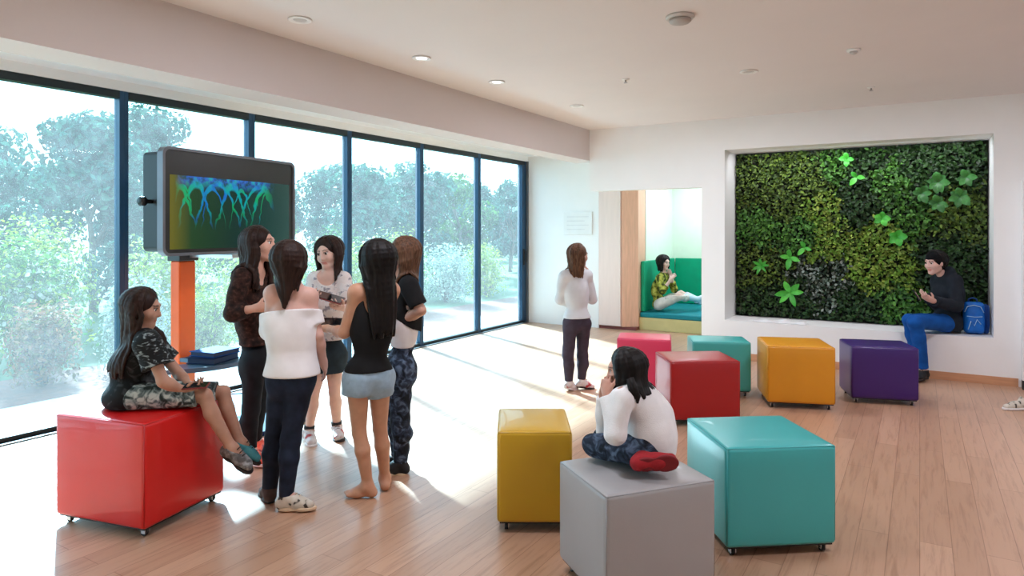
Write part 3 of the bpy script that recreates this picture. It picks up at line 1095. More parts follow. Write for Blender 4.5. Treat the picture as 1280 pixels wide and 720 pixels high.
        G['head'] = [
            Ell(p(0, -0.014, 0.018), B, vec(0.073, 0.091, 0.089) * s, 0.02),
            Ell(p(0, 0.018, -0.032), B, vec(0.057, 0.066, 0.083) * s, 0.03),
            Cone(p(0, 0.064, -0.094), p(0, 0.060, -0.09), 0.020 * s, 0.020 * s, 0.03),
            Cone(p(-0.04, 0.0, -0.066), p(-0.012, 0.058, -0.092), 0.020 * s, 0.016 * s, 0.03),
            Cone(p(0.04, 0.0, -0.066), p(0.012, 0.058, -0.092), 0.020 * s, 0.016 * s, 0.03),
            Cone(p(-0.036, 0.056, -0.026), p(-0.036, 0.056, -0.026), 0.025 * s, 0.025 * s, 0.03),
            Cone(p(0.036, 0.056, -0.026), p(0.036, 0.056, -0.026), 0.025 * s, 0.025 * s, 0.03),
            Cone(p(-0.03, 0.072, 0.030), p(0.03, 0.072, 0.030), 0.012 * s, 0.012 * s, 0.02),
            Cone(p(0.031, 0.094, 0.010), p(0.031, 0.094, 0.010), 0.013 * s, 0.013 * s, 0.012, sub=True),
            Cone(p(-0.031, 0.094, 0.010), p(-0.031, 0.094, 0.010), 0.013 * s, 0.013 * s, 0.012, sub=True),
            Cone(p(0, 0.080, 0.016), p(0, 0.100, -0.024), 0.008 * s, 0.0115 * s, 0.012),
            Cone(p(-0.010, 0.088, -0.029), p(0.010, 0.088, -0.029), 0.009 * s, 0.009 * s, 0.01),
            Ell(p(0, 0.080, -0.054), B, vec(0.021, 0.011, 0.0065) * s, 0.006),
            Ell(p(0, 0.078, -0.065), B, vec(0.018, 0.011, 0.0070) * s, 0.006),
            Ell(p(0.074, -0.008, -0.012), B, vec(0.009, 0.019, 0.030) * s, 0.008),
            Ell(p(-0.074, -0.008, -0.012), B, vec(0.009, 0.019, 0.030) * s, 0.008),
        ]
        return self

    def make_hand(self, sd, sg):
        s, j = self.s * 0.98, self.j
        el, wr = j['el' + sd], j['wr' + sd]
        o = self.hand[sd]
        d = nrm(o.get('d', wr - el))
        n = o.get('n', -self.tR * sg if True else None)          # the way the palm faces
        n = nrm(np.asarray(n) - d * (np.asarray(n) @ d))
        x = np.cross(d, n) * sg                                    # toward the thumb
        x = nrm(x)
        c1, c2 = [math.radians(q) for q in o.get('curl', (22, 30))]
        A = np.stack([x, d, n])
        W = wr
        out = [Ell(W + d * 0.042 * s, A, vec(0.037, 0.050, 0.0155) * s, 0.015),
               Cone(W, W + d * 0.03 * s, 0.023 * s, 0.021 * s, 0.02)]
        for i, (off, L) in enumerate(((0.027, 0.066), (0.009, 0.074), (-0.009, 0.069), (-0.026, 0.053))):
            spread = o.get('spread', 0.10) * (1.5 - i)
            base = W + d * (0.078 - 0.004 * abs(i - 1)) * s + x * off * s
            d0 = nrm(d + x * spread)
            d1 = d0 * math.cos(c1) + n * math.sin(c1)
            d2 = d0 * math.cos(c1 + c2) + n * math.sin(c1 + c2)
            m = base + d1 * L * 0.52 * s
            e = m + d2 * L * 0.50 * s
            out += [Cone(base - d * 0.012 * s, m, 0.0088 * s, 0.0080 * s, 0.004), Cone(m, e, 0.0080 * s, 0.0066 * s, 0.004)]
        tb = W + d * 0.028 * s + x * 0.028 * s
        td = nrm(x * 0.75 + d * 0.7 + n * o.get('thumb', 0.35))
        tm = tb + td * 0.036 * s
        te = tm + nrm(td * 0.6 + d * 0.5 + n * 0.2) * 0.032 * s
        out += [Cone(tb - td * 0.012 * s, tm, 0.0125 * s, 0.0098 * s, 0.01), Cone(tm, te, 0.0098 * s, 0.0078 * s, 0.006)]
        return out

    def all_prims(self, keys):
        return [q for k in keys for q in self.g[k]]

    # -------------------------------------------------- building
    def build(self, cuts=()):
        self.prepare()
        b = self.base
        self.root = tag(empty('person', world(b[0], b[1]), YAW), self.label, self.cat, self.group)
        keys = list(self.g.keys())
        order = ['torso', 'neck', 'head'] + [k for k in keys if k not in ('torso', 'neck', 'head')]
        # limbs first join the trunk; the head carries subtractions, so it goes in one go
        prims = self.all_prims([k for k in order if k != 'head']) + self.g['head']
        head_first = self.g['head'] + self.all_prims([k for k in order if k != 'head'])
        V, Q = solid([(p, 0.0) for p in head_first], self.h, cuts)
        cols = np.tile(self.skin, (len(V), 1))
        q = (V - self.j['head']) / self.s
        x, y, z = q @ self.hR, q @ self.hF, q @ self.hU
        face = y > 0.045
        lips = face & (np.abs(z + 0.0595) < 0.011) & (np.abs(x) < 0.022) & (y > 0.07)
        cols[lips] = self.skin * [0.85, 0.5, 0.5]
        brow = face & (np.abs(z - 0.037 + np.abs(np.abs(x) - 0.026) * 0.22) < 0.0042) & (np.abs(np.abs(x) - 0.030) < 0.021)
        cols[brow] = self.skin * 0.25
        lash = face & (np.abs(z - 0.019) < 0.004) & (np.abs(np.abs(x) - 0.031) < 0.016)
        cols[lash] = self.skin * 0.2
        self.body = link('body', np_mesh('body', V - b, Q, cols), M['skin'], self.root, True)
        for sg in (1, -1):
            cen = self.hp(sg * 0.031, 0.0715, 0.009)
            bm = bmesh.new()
            bmesh.ops.create_uvsphere(bm, u_segments=16, v_segments=10, radius=0.0125 * self.s)
            gaze = Vector(self.hF)
            for f in bm.faces:
                f.smooth = True
                if f.calc_center_median().normalized().dot(gaze) > 0.62:
                    f.material_index = 1
            me = bpy.data.meshes.new('eye')
            bm.to_mesh(me)
            bm.free()
            e = link('eye', me, [M['eye'], M['iris']], self.root)
            e.location = Vector(cen - b)
        return self

    def part(self, name, items, m, h=None, cuts=(), noise=None, parent=None, label=None, tint=None):
        V, Q = solid(items, h or self.h, cuts, noise)
        o = link(name, np_mesh(name, V - self.base, Q, tint(V) if tint else None), m, parent or self.root, True)
        if label:
            o['label'] = label
        return o

    def folds(self, amp=0.004, freq=38.0, seed=0):
        r = np.random.default_rng(seed)
        W = [(nrm(r.normal(size=3)) * freq * r.uniform(0.5, 1.3), r.uniform(0, 6.28)) for _ in range(6)]

        def f(P):
            v = 0
            for k, ph in W:
                v = v + np.sin(P @ k + ph)
            return v * amp / 3
        return f

    def sleeve(self, sd, to, ra, rb, k=0.02, cut=True, start=0.0):
        """sleeve cones; to is 0..1 for the upper arm, 1..2 for the forearm"""
        j = self.j
        sh, el, wr = j['sh' + sd], j['el' + sd], j['wr' + sd]
        s = self.s
        out = []
        if to <= 1:
            out.append(Cone(lerp(sh, el, start), lerp(sh, el, to), ra * s, rb * s, k, cut_b=cut, cut_a=start > 0))
        else:
            rm = ra + (rb - ra) * 0.5
            out.append(Cone(lerp(sh, el, start), el, ra * s, rm * s, k, cut_a=start > 0))
            out.append(Cone(el, lerp(el, wr, to - 1), rm * s, rb * s, k, cut_b=cut))
        return out

    def leg_cloth(self, sd, to, g, rb=None, hem=True):
        """trouser leg; to 0..1 thigh, 1..2 calf"""
        j, s = self.j, self.s
        hp, kn, an = j['hip' + sd], j['kn' + sd], j['an' + sd]
        th = self.thick
        if to <= 1:
            return [Cone(hp, lerp(hp, kn, to), (0.074 * th + g) * s, (rb or (lerp(0.074 * th, 0.05, to) + g)) * s, 0.04, cut_b=hem)]
        cm = self.g['calf' + sd][0].b
        out = [Cone(hp, kn, (0.074 * th + g) * s, (0.050 + g) * s, 0.04), Cone(kn, cm, (0.048 + g) * s, (0.049 + g) * s, 0.03)]
        e = lerp(kn, an, to - 1)
        out.append(Cone(cm, e, (0.049 + g) * s, (rb or 0.036 + g) * s, 0.03, cut_b=hem))
        return out

    def shoe(self, sd, m, sole_m, g=0.008, label=None):
        s, j = self.s, self.j
        an, toe, heel, down = j['an' + sd], j['toe' + sd], j['heel' + sd], j['down' + sd]
        fl = nrm(toe - heel)
        fl = nrm(fl - down * (fl @ down))
        side = np.cross(fl, down)
        top = an - down * 0.014 * s
        items = [(p, g * s) for p in self.g['foot' + sd]]
        o = self.part('shoe', items, m, h=0.005, cuts=[lambda P: (P - top) @ (-down)], label=label)
        c = (heel + toe) / 2 + down * 0.026 * s + fl * 0.004 * s
        A = np.stack([side, fl, down])
        L = np.linalg.norm(toe - heel) / 2 + 0.032 * s
        it = [(Ell(c + fl * L * 0.42, A, vec(0.046 * s, L * 0.58, 0.06 * s), 0.0), 0), (Ell(c - fl * L * 0.45, A, vec(0.038 * s, L * 0.52, 0.06 * s), 0.02), 0)]
        lo_, hi_ = -0.010 * s, 0.010 * s
        self.part('sole', it, sole_m, h=0.004, cuts=[lambda P: (P - c) @ down - hi_, lambda P: -((P - c) @ down) + lo_], parent=o)
        # laces
        b = MB()
        for q in range(3):
            pc = lerp(an, toe, 0.25 + 0.16 * q) - down * (0.036 - 0.006 * q + g) * s
            b.tube([pc - side * 0.018 * s + down * 0.005, pc - down * 0.003, pc + side * 0.018 * s + down * 0.005], 0.0028, n=6)
        bb = b.build('laces', sole_m, o, True)
        bb.data.transform(Matrix.Translation(-Vector(self.base)))
        return o

    def hair(self, drop, m, col_seed=1, part_side=0.0, span=(-150, 150), n=64, wave=0.006, r0=0.013, thick=1.0, ends=0.004, face_open=62, lift=0.012, tie=None, front_drop=None, fringe=0, vee=0.0):
        """long hair: a scalp cap and many locks that run from the parting, round the head and hang down clear of the body"""
        s = self.s
        p = self.hp
        B = np.stack([self.hR, self.hF, self.hU])
        rng = np.random.default_rng(col_seed)
        items = [(Ell(p(0, -0.020, 0.026), B, vec(0.080, 0.094, 0.092) * s * 1.0, 0.01), lift * 0.3)]
        items.append((Ell(p(0, 0.094, -0.030), B, vec(0.062, 0.076, 0.112) * s, 0.012, sub=True), 0.0))
        body = self.all_prims(['torso', 'neck', 'armR', 'armL', 'head'])
        down = vec(0, 0, -1)
        locks = []
        for i in range(n):
            az = math.radians(lerp(span[0], span[1], (i + 0.5) / n) + rng.uniform(-3, 3))   # 0 = back of the head
            layer = rng.uniform(0, 1)
            e = p(0, -0.020, 0.020)
            dr = self.hR * math.sin(az) - self.hF * math.cos(az)
            rad_side, rad_len = 0.082 * s + 0.010 * layer * s, 0.098 * s + 0.010 * layer * s
            ca, sa = math.cos(az), math.sin(az)
            rr = 1 / math.sqrt((sa / rad_side) ** 2 + (ca / rad_len) ** 2)
            rr += lift * layer
            top = p(part_side * 0.02 + 0.012 * sa, -0.02 - 0.03 * ca + 0.02 * max(0, -ca), 0.112 + 0.004 * layer)
            pts = [top]
            for a in (14, 28, 42, 56, 70, 84, 98):
                ar = math.radians(a)
                pts.append(e + dr * rr * math.sin(ar) + self.hU * math.cos(ar) * (0.092 + 0.008 * layer) * s)
            L = drop * rng.uniform(0.9, 1.0) * (1 - vee * abs(az))
            if front_drop is not None and abs(az) > math.radians(100):
                L = front_drop * rng.uniform(0.9, 1.0)
            cur = pts[-1].copy()
            phase = rng.uniform(0, 6.28)
            inward = -nrm(vec(dr[0], dr[1], 0))
            steps = max(3, int(L / 0.035))
            for k in range(steps):
                q = (k + 1) / steps
                cur = cur + down * L / steps
                if k < 3:
                    cur = cur + inward * 0.007 * s
                cur = cur + vec(math.sin(phase + q * L * 26), math.cos(phase * 1.7 + q * L * 23), 0) * wave * 0.6
                if tie is not None:
                    tgt, amt = tie
                    cur[:2] = lerp(cur[:2], np.asarray(tgt)[:2], amt)
                for _ in range(3):
                    d = float(field_at(body, cur[None])[0])
                    need = 0.014 + 0.010 * layer
                    if d >= need:
                        break
                    g = np.array([float(field_at(body, (cur + o)[None])[0]) - d for o in np.eye(3) * 0.004]) / 0.004
                    g[2] *= 0.2
                    cur = cur + nrm(g) * (need - d)
                pts.append(cur.copy())
            locks.append(pts)
        for i in range(fringe):
            q = (i + 0.5) / fringe * 2 - 1
            pts = [p(0.0, 0.02, 0.116), p(0.035 * q, 0.075, 0.095), p(0.055 * q, 0.094 - 0.02 * q * q, 0.055), p(0.062 * q, 0.096 - 0.03 * q * q, 0.03)]
            locks.append(pts)
        for pts in locks:
            m_ = len(pts) - 1
            rb = r0 * s * rng.uniform(0.8, 1.15) * thick
            for k in range(m_):
                f0, f1 = k / m_, (k + 1) / m_
                w = lambda f: rb * (0.75 + 0.35 * math.sin(min(1, f * 1.6) * PI / 2)) * (1 if f < 0.7 else 1 - (f - 0.7) / 0.3 * 0.65)
                items.append((Cone(pts[k], pts[k + 1], w(f0), w(f1), 0.006), 0.0))
        return self.part('hair', items, m, h=max(0.005, self.h * 0.85))


def hair_mat(name, col, tipcol=None):
    m, nt, p = new_mat(name)
    tc = N(nt, 'ShaderNodeTexCoord')
    mp = N(nt, 'ShaderNodeMapping')
    mp.inputs['Scale'].default_value = (90, 90, 5)
    nt.links.new(tc.outputs['Object'], mp.inputs['Vector'])
    nz = N(nt, 'ShaderNodeTexNoise')
    nz.inputs['Scale'].default_value = 1.5
    nz.inputs['Detail'].default_value = 4
    nt.links.new(mp.outputs[0], nz.inputs['Vector'])
    nt.links.new(ramp(nt, nz.outputs['Fac'], [(0.3, mul(col, 0.55)), (0.7, mul(tipcol or col, 1.5))]), p.inputs['Base Color'])
    p.inputs['Roughness'].default_value = 0.5
    p.inputs['Specular IOR Level'].default_value = 0.18
    b = N(nt, 'ShaderNodeBump')
    b.inputs['Strength'].default_value = 0.5
    b.inputs['Distance'].default_value = 0.004
    nt.links.new(nz.outputs['Fac'], b.inputs['Height'])
    nt.links.new(b.outputs['Normal'], p.inputs['Normal'])
    return m


def plane(pt, n):
    """keeps the side the normal points away from"""
    pt, n = np.asarray(pt, float), nrm(n)
    return lambda P: (P - pt) @ n
# ------------------------------------------------------------------ fabrics
M['hair_dark'] = hair_mat('hair_near_black', (0.007, 0.005, 0.0045, 1))
M['hair_brown'] = hair_mat('hair_dark_brown', (0.022, 0.010, 0.007, 1))
M['hair_light'] = hair_mat('hair_light_brown', (0.065, 0.030, 0.016, 1), (0.11, 0.055, 0.03, 1))
M['white_cotton'] = mat('white_cotton', (0.80, 0.77, 0.78, 1), 0.9, var=0.04, scale=12, bump=0.12, bscale=300, spec=0.2, sheen=0.2)
M['white_knit'] = mat('white_knit', (0.80, 0.78, 0.78, 1), 0.95, var=0.05, scale=20, bump=0.25, bscale=220, spec=0.15, sheen=0.3)
M['grey_cotton'] = mat('pale_grey_cotton', (0.62, 0.63, 0.66, 1), 0.9, var=0.05, scale=12, bump=0.12, bscale=260, spec=0.2)
M['black_cotton'] = mat('black_cotton', (0.010, 0.010, 0.011, 1), 0.85, var=0.2, scale=16, bump=0.12, bscale=300, spec=0.2)
M['brown_lace'] = pattern_mat('dark_brown_lace', [(0.35, (0.010, 0.005, 0.004, 1)), (0.55, (0.035, 0.014, 0.010, 1)), (0.72, (0.10, 0.045, 0.03, 1))], 34, 0.85, 4)
M['black_denim'] = mat('black_denim', (0.010, 0.011, 0.014, 1), 0.8, var=0.25, scale=18, bump=0.15, bscale=300, spec=0.2)
M['navy_denim'] = mat('navy_denim', (0.012, 0.018, 0.036, 1), 0.8, var=0.35, scale=14, bump=0.15, bscale=300, spec=0.2)
M['seam'] = mat('pale_side_seam', (0.22, 0.25, 0.33, 1), 0.8, var=0.1)
M['light_denim'] = mat('light_blue_denim', srgb(150, 172, 190), 0.85, var=0.12, scale=26, bump=0.2, bscale=300, spec=0.2)
M['grey_denim'] = mat('dark_slate_denim', srgb(56, 62, 76), 0.85, var=0.2, scale=20, bump=0.2, bscale=300, spec=0.2)
M['shorts_dark'] = mat('dark_slate_cotton', srgb(40, 52, 58), 0.85, var=0.2, scale=18, bump=0.1, spec=0.2)
M['print_top'] = pattern_mat('white_printed_cotton', [(0.42, (0.74, 0.68, 0.66, 1)), (0.56, (0.78, 0.75, 0.74, 1)), (0.66, (0.30, 0.29, 0.33, 1))], 26, 0.85, 2, 0.4)
M['shawl'] = pattern_mat('black_grey_print', [(0.50, (0.008, 0.009, 0.010, 1)), (0.58, (0.03, 0.035, 0.038, 1)), (0.66, (0.26, 0.30, 0.30, 1))], 22, 0.85, 4, 1.2, stretch=(1, 1, 2.2))
M['black_print'] = pattern_mat('black_faint_print', [(0.52, (0.006, 0.006, 0.007, 1)), (0.74, (0.05, 0.052, 0.055, 1))], 24, 0.85, 4, 0.8)
M['skirt_print'] = pattern_mat('grey_teal_print', [(0.40, (0.02, 0.03, 0.03, 1)), (0.52, (0.16, 0.20, 0.20, 1)), (0.64, (0.50, 0.55, 0.52, 1))], 24, 0.85, 3, 0.9)
M['jean_print'] = pattern_mat('washed_dark_jeans', [(0.38, (0.006, 0.008, 0.014, 1)), (0.52, (0.025, 0.036, 0.062, 1)), (0.70, (0.13, 0.18, 0.27, 1))], 20, 0.85, 4, 0.9)
M['legging'] = mat('plum_grey_leggings', srgb(62, 54, 66), 0.8, var=0.2, scale=14, bump=0.1, spec=0.2)
M['hoodie'] = mat('blue_black_hoodie', (0.016, 0.020, 0.028, 1), 0.9, var=0.25, scale=10, bump=0.15, spec=0.2)
M['beanie'] = mat('black_knit', (0.008, 0.008, 0.009, 1), 0.95, var=0.2, scale=30, bump=0.4, bscale=160, spec=0.1)
M['blue_jeans'] = mat('bright_blue_jeans', srgb(28, 82, 158), 0.85, var=0.18, scale=12, bump=0.15, spec=0.2)
M['olive'] = pattern_mat('olive_leaf_print', [(0.40, (0.03, 0.04, 0.01, 1)), (0.54, (0.30, 0.32, 0.04, 1)), (0.68, (0.55, 0.55, 0.12, 1))], 16, 0.85, 3)
M['beige_trouser'] = pattern_mat('beige_trousers', [(0.3, (0.50, 0.46, 0.43, 1)), (0.62, (0.66, 0.62, 0.6, 1)), (0.74, (0.22, 0.19, 0.19, 1))], 10, 0.85, 2)
M['pale_sock'] = mat('pale_blue_sock', srgb(196, 214, 232), 0.9, var=0.05)
M['shoe_cream'] = pattern_mat('cream_black_trainer', [(0.36, (0.05, 0.045, 0.04, 1)), (0.42, (0.55, 0.50, 0.42, 1)), (0.70, (0.68, 0.63, 0.55, 1))], 26, 0.7, 1)
M['shoe_brown'] = mat('brown_suede', srgb(74, 56, 52), 0.85, var=0.2, scale=30)
M['shoe_grey'] = pattern_mat('grey_mesh_trainer', [(0.4, (0.09, 0.085, 0.085, 1)), (0.56, (0.20, 0.19, 0.19, 1)), (0.7, (0.36, 0.37, 0.38, 1))], 34, 0.8, 2)
M['shoe_teal'] = mat('teal_canvas', srgb(70, 138, 146), 0.8, var=0.15, scale=30)
M['shoe_coral'] = pattern_mat('coral_trainer', [(0.4, srgb(224, 84, 66)), (0.6, srgb(236, 130, 104)), (0.72, srgb(60, 60, 110))], 18, 0.75, 2)
M['shoe_white'] = pattern_mat('white_red_trainer', [(0.4, (0.70, 0.67, 0.66, 1)), (0.58, (0.60, 0.55, 0.54, 1)), (0.68, (0.40, 0.05, 0.05, 1))], 16, 0.75, 2)
M['shoe_red'] = mat('red_felt_slipper', srgb(150, 16, 26), 0.85, var=0.15, scale=25, bump=0.2)
M['shoe_black'] = mat('black_canvas', srgb(20, 20, 24), 0.8, var=0.2)
M['sole_cream'] = mat('cream_rubber', srgb(206, 182, 152), 0.7, var=0.08)
M['sole_white'] = mat('white_rubber', srgb(226, 222, 220), 0.7, var=0.05)
M['sole_dark'] = mat('dark_rubber', srgb(38, 28, 26), 0.7, var=0.1)
M['sole_red'] = mat('dark_red_sole', srgb(110, 12, 20), 0.8, var=0.1)


def uv(px, t):
    return ((px - CX) / F_PX * t, t)


def grow(prims, g):
    return [(p, g) for p in prims]


# ---------------------------------------------------------------- girl in the white off-shoulder top
p = Person(uv(360, 3.87), 1.53, 165, 3.87, 'girl seen from behind in white off-shoulder top and navy jeans', (0.66, 0.40, 0.33))
p.set(shL=(341, 367, -.02), shR=(387, 371, .04), neck=(366, 361), head=(364, 326), hipL=(352, 474), hipR=(377, 474), hips=(364, 472),
      elL=(336, 414, .05), wrL=(352, 420, .24), elR=(397, 420, .03), wrR=(404, 452, .10),
      knL=(343, 545, .06), anL=(337, 611, .08), toeL=(331, 612, .21), knR=(364, 548, -.02), anR=(358, 621, -.05), toeR=(388, 630, -.05))
p.look(150, -4)
p.hand['R'] = dict(curl=(18, 22))
p.build()
z0 = p.px(350, 386)[2]
yk = p.px(364, 389)
zh = p.px(360, 468)[2]
it = grow(p.g['torso'][:3] + p.g['torso'][6:], 0.014) + [(q, 0.012) for q in p.sleeve('L', 1.85, .044, .038, start=.2)] + [(q, 0.012) for q in p.sleeve('R', .70, .042, .044, start=.2)]
it += [(Ell((p.j['hipR'] + p.j['hipL']) / 2 + vec(0, 0, .03), np.stack([p.tR, p.tF, p.tU]), vec(.138, .108, .15), .05), 0.006),
       (Cone(lerp(p.j['shL'], p.j['hipL'], .35), lerp(p.j['shL'], p.j['hipL'], .9), .062, .072, .06), 0), (Cone(lerp(p.j['shR'], p.j['hipR'], .4), lerp(p.j['shR'], p.j['hipR'], .9), .058, .070, .06), 0),
       (Cone(p.px(345, 386), p.px(383, 384), .050, .048, .04), 0.0)]
p.part('off_shoulder_top', it, M['white_cotton'], cuts=[plane(yk, vec(-.10, .25, 1)), plane((0, 0, zh), (0, 0, -1))], noise=p.folds(.0075, 30, 2))
it = grow(p.g['torso'][1:3] + p.g['torso'][7:8] + p.g['torso'][9:10], .006) + grow(p.leg_cloth('L', 2.0, .007) + p.leg_cloth('R', 1.99, .007), 0)
jn = p.part('jeans', it, M['navy_denim'], cuts=[plane((0, 0, zh + .04), (0, 0, 1))], noise=p.folds(.003, 60, 3))
p.shoe('L', M['shoe_brown'], M['sole_dark'])
p.shoe('R', M['shoe_cream'], M['sole_cream'])
p.hair(.30, M['hair_brown'], 3, span=(-140, 140), n=70, wave=.003, vee=.22, lift=.004, tie=(p.px(360, 372) - p.tF * .085, .16))

# ---------------------------------------------------------------- girl in the black tank top
p = Person(uv(463, 4.0), 1.58, 202, 4.0, 'barefoot girl in black tank top and light denim shorts', (0.56, 0.30, 0.19))
p.barefoot = True
p.set(shL=(446, 366, -.06), shR=(489, 363, .07), neck=(468, 358), head=(470, 325), hipL=(447, 474, -.02), hipR=(474, 472, .05), hips=(461, 470),
      elL=(430, 416, -.04), wrL=(410, 411, .12), elR=(487, 415, .22), wrR=(455, 404, .36),
      knL=(449, 540, -.02), anL=(460, 608, .0), toeL=(434, 617, .0), knR=(475, 536, .08), anR=(481, 598, .13), toeR=(483, 598, .28))
p.look(238, -6)
p.hand['L'] = dict(d=vec(-.9, .45, .05), n=vec(0.1, 0.1, 1), curl=(15, 20), thumb=.6)
p.hand['R'] = dict(d=vec(-.8, .5, .1), n=vec(0, 0, 1), curl=(15, 20))
p.build()
zh = p.px(460, 463)[2]
A = np.stack([p.tR, p.tF, p.tU])
it = grow(p.g['torso'][:3] + p.g['torso'][6:], .008)
for sd in 'LR':
    it.append((Cone(lerp(p.j['sh' + sd], p.j['neck'], .42) + p.tU * .022 - p.tF * .005, lerp(p.j['sh' + sd], p.j['hips'], .45), .030, .07, .03), 0.0))
it.append((Ell((p.j['hipR'] + p.j['hipL']) / 2 + vec(0, 0, .03), A, vec(.132, .104, .12), .05), .0))
scoop = p.px(459, 369, 0) - p.tF * .16
p.part('tank_top', it, M['black_cotton'], cuts=[plane((0, 0, zh), (0, 0, -1)), lambda P: .100 - np.sqrt((((P - scoop) * vec(1, .55, 0.82)) ** 2).sum(-1))], noise=p.folds(.003, 36, 5))
it = grow(p.g['torso'][1:3] + p.g['torso'][7:8] + p.g['torso'][9:10], .009) + grow(p.leg_cloth('L', .27, .016, .096) + p.leg_cloth('R', .30, .016, .094), 0)
p.part('shorts', it, M['light_denim'], cuts=[plane((0, 0, zh + .04), (0, 0, 1))], noise=p.folds(.004, 60, 6))
p.hair(.47, M['hair_dark'], 6, span=(-128, 132), n=84, wave=.004, tie=(p.px(486, 380) - p.tF * .09, .03))

# ---------------------------------------------------------------- girl in the black tee
p = Person(uv(498, 4.45), 1.57, 276, 4.45, 'girl with light brown hair in black tee over white top and dark jeans', (0.60, 0.34, 0.25))
p.set(shL=(511, 357, -.13), shR=(502, 355, .15), neck=(507, 349), head=(503, 320), hipL=(501, 464, -.08), hipR=(498, 464, .08), hips=(500, 462),
      elL=(526, 388, -.16), wrL=(499, 403, -.06), elR=(505, 395, .2), wrR=(482, 396, .14),
      knL=(500, 524, -.07), anL=(501, 579, -.06), toeL=(482, 587, -.08), knR=(494, 522, .08), anR=(497, 572, .09), toeR=(480, 580, .07))
p.look(282, -22)
p.hand['L'] = dict(d=vec(-.85, .3, -.2), n=vec(.2, .7, .5), curl=(25, 35))
p.build()
A = np.stack([p.tR, p.tF, p.tU])
zt = p.px(500, 407)[2]
zw = p.px(500, 433)[2]
it = grow(p.g['torso'], .013) + grow(p.sleeve('L', .82, .054, .060) + p.sleeve('R', .82, .054, .060), .004)
it += [(Cone(p.px(516, 385), p.px(521, 418), .06, .035, .03), 0)]
cut_t = p.px(505, 400)
p.part('t_shirt', it, M['black_cotton'], cuts=[plane(cut_t, nrm(vec(-.55, 0, -.83))), lambda P: .072 - np.sqrt((((P - p.j['neck'] - p.tU * .03) * vec(1, 1, .8)) ** 2).sum(-1))], noise=p.folds(.004, 34, 7))
it = grow(p.g['torso'][:3] + p.g['torso'][7:8] + p.g['torso'][9:10], .011)
p.part('white_undershirt', it, M['white_cotton'], cuts=[plane((0, 0, zw), (0, 0, -1)), plane((0, 0, zt + .2), (0, 0, 1))], noise=p.folds(.003, 40, 8), label='white undershirt')
it = grow(p.g['torso'][1:3] + p.g['torso'][7:8] + p.g['torso'][9:10], .006) + grow(p.leg_cloth('L', 1.97, .012, .046) + p.leg_cloth('R', 1.97, .012, .046), 0)
p.part('jeans', it, M['jean_print'], cuts=[plane((0, 0, zw + .03), (0, 0, 1))], noise=p.folds(.004, 55, 9))
p.shoe('L', M['shoe_black'], M['sole_cream'])
p.shoe('R', M['shoe_black'], M['sole_cream'])
p.hair(.21, M['hair_light'], 9, span=(-118, 118), n=70, wave=.003)

# ---------------------------------------------------------------- girl facing the camera
p = Person(uv(404, 5.1), 1.60, -6, 5.1, 'girl facing the camera in white printed top and dark shorts', (0.72, 0.47, 0.38))
p.set(shR=(393, 350), shL=(429, 349), neck=(411, 343), head=(410, 316), hipR=(400, 446), hipL=(418, 446), hips=(409, 446),
      elR=(388, 386, -.06), wrR=(391, 374, -.27), elL=(438, 387, -.06), wrL=(428, 384, -.28),
      knR=(392, 492, -.03), anR=(386, 539, .0), toeR=(390, 553, -.14), knL=(418, 490, .02), anL=(421, 533, .1), toeL=(424, 547, -.03))
p.look(-16, -12, 8)
p.hand['R'] = dict(d=vec(.35, -.75, .25), n=vec(.4, .1, 1), curl=(30, 40), thumb=.7)
p.hand['L'] = dict(d=vec(-.3, -.8, .1), n=vec(-.4, .1, 1), curl=(30, 40), thumb=.7)
p.build()
A = np.stack([p.tR, p.tF, p.tU])
zh = p.px(408, 424)[2]
it = grow(p.g['torso'], .013) + grow(p.sleeve('L', .75, .056, .066) + p.sleeve('R', .75, .056, .066), .004)
it.append((Ell((p.j['hipR'] + p.j['hipL']) / 2 + vec(0, 0, .06), A, vec(.136, .110, .15), .05), .0))
nk = p.j['neck'] + p.tF * .075 + p.tU * .015
p.part('printed_top', it, M['print_top'], cuts=[plane((0, 0, zh), (0, 0, -1)), lambda P: .082 - np.sqrt((((P - nk) * vec(1, .8, .85)) ** 2).sum(-1))], noise=p.folds(.005, 34, 11))
it = grow(p.g['torso'][1:3] + p.g['torso'][7:8] + p.g['torso'][9:10], .009) + grow(p.leg_cloth('L', .40, .014, .088) + p.leg_cloth('R', .40, .014, .088), 0)
p.part('shorts', it, M['shorts_dark'], cuts=[plane((0, 0, zh + .04), (0, 0, 1))], noise=p.folds(.003, 50, 12))
for sd in 'LR':
    a_, k_ = p.j['an' + sd], p.j['kn' + sd]
    so = p.part('sock', [(Cone(a_ - p.U * .02, lerp(a_, k_, .16), .036, .042, .01, cut_b=True), 0)], M['shoe_black'])
    p.shoe(sd, M['shoe_white'], M['sole_dark'] if sd == 'L' else M['sole_white'])
p.hair(.20, M['hair_brown'], 12, span=(-122, 122), n=72, wave=.008, front_drop=.23)

# ---------------------------------------------------------------- girl in the brown top
p = Person(uv(318, 4.65), 1.625, 72, 4.65, 'girl with long wavy hair in dark brown lace top and black trousers', (0.70, 0.40, 0.30))
p.set(shR=(302, 347, -.13), shL=(329, 342, .14), neck=(318, 336), head=(326, 305), hipR=(318, 456, -.08), hipL=(325, 456, .08), hips=(321, 455), spine=(314, 405),
      elR=(291, 391, -.17), wrR=(320, 385, -.20), elL=(338, 392, .16), wrL=(352, 386, .05),
      knR=(314, 512, -.08), anR=(313, 564, -.08), toeR=(329, 576, -.14), knL=(322, 510, .09), anL=(320, 552, .12), toeL=(338, 560, .10))
p.look(88, 0)
p.hand['R'] = dict(d=vec(.9, .1, .1), n=vec(-.1, .9, .3), curl=(25, 35))
p.hand['L'] = dict(d=vec(.9, 0, .1), n=vec(0, -.6, .6), curl=(25, 35))
p.build()
A = np.stack([p.tR, p.tF, p.tU])
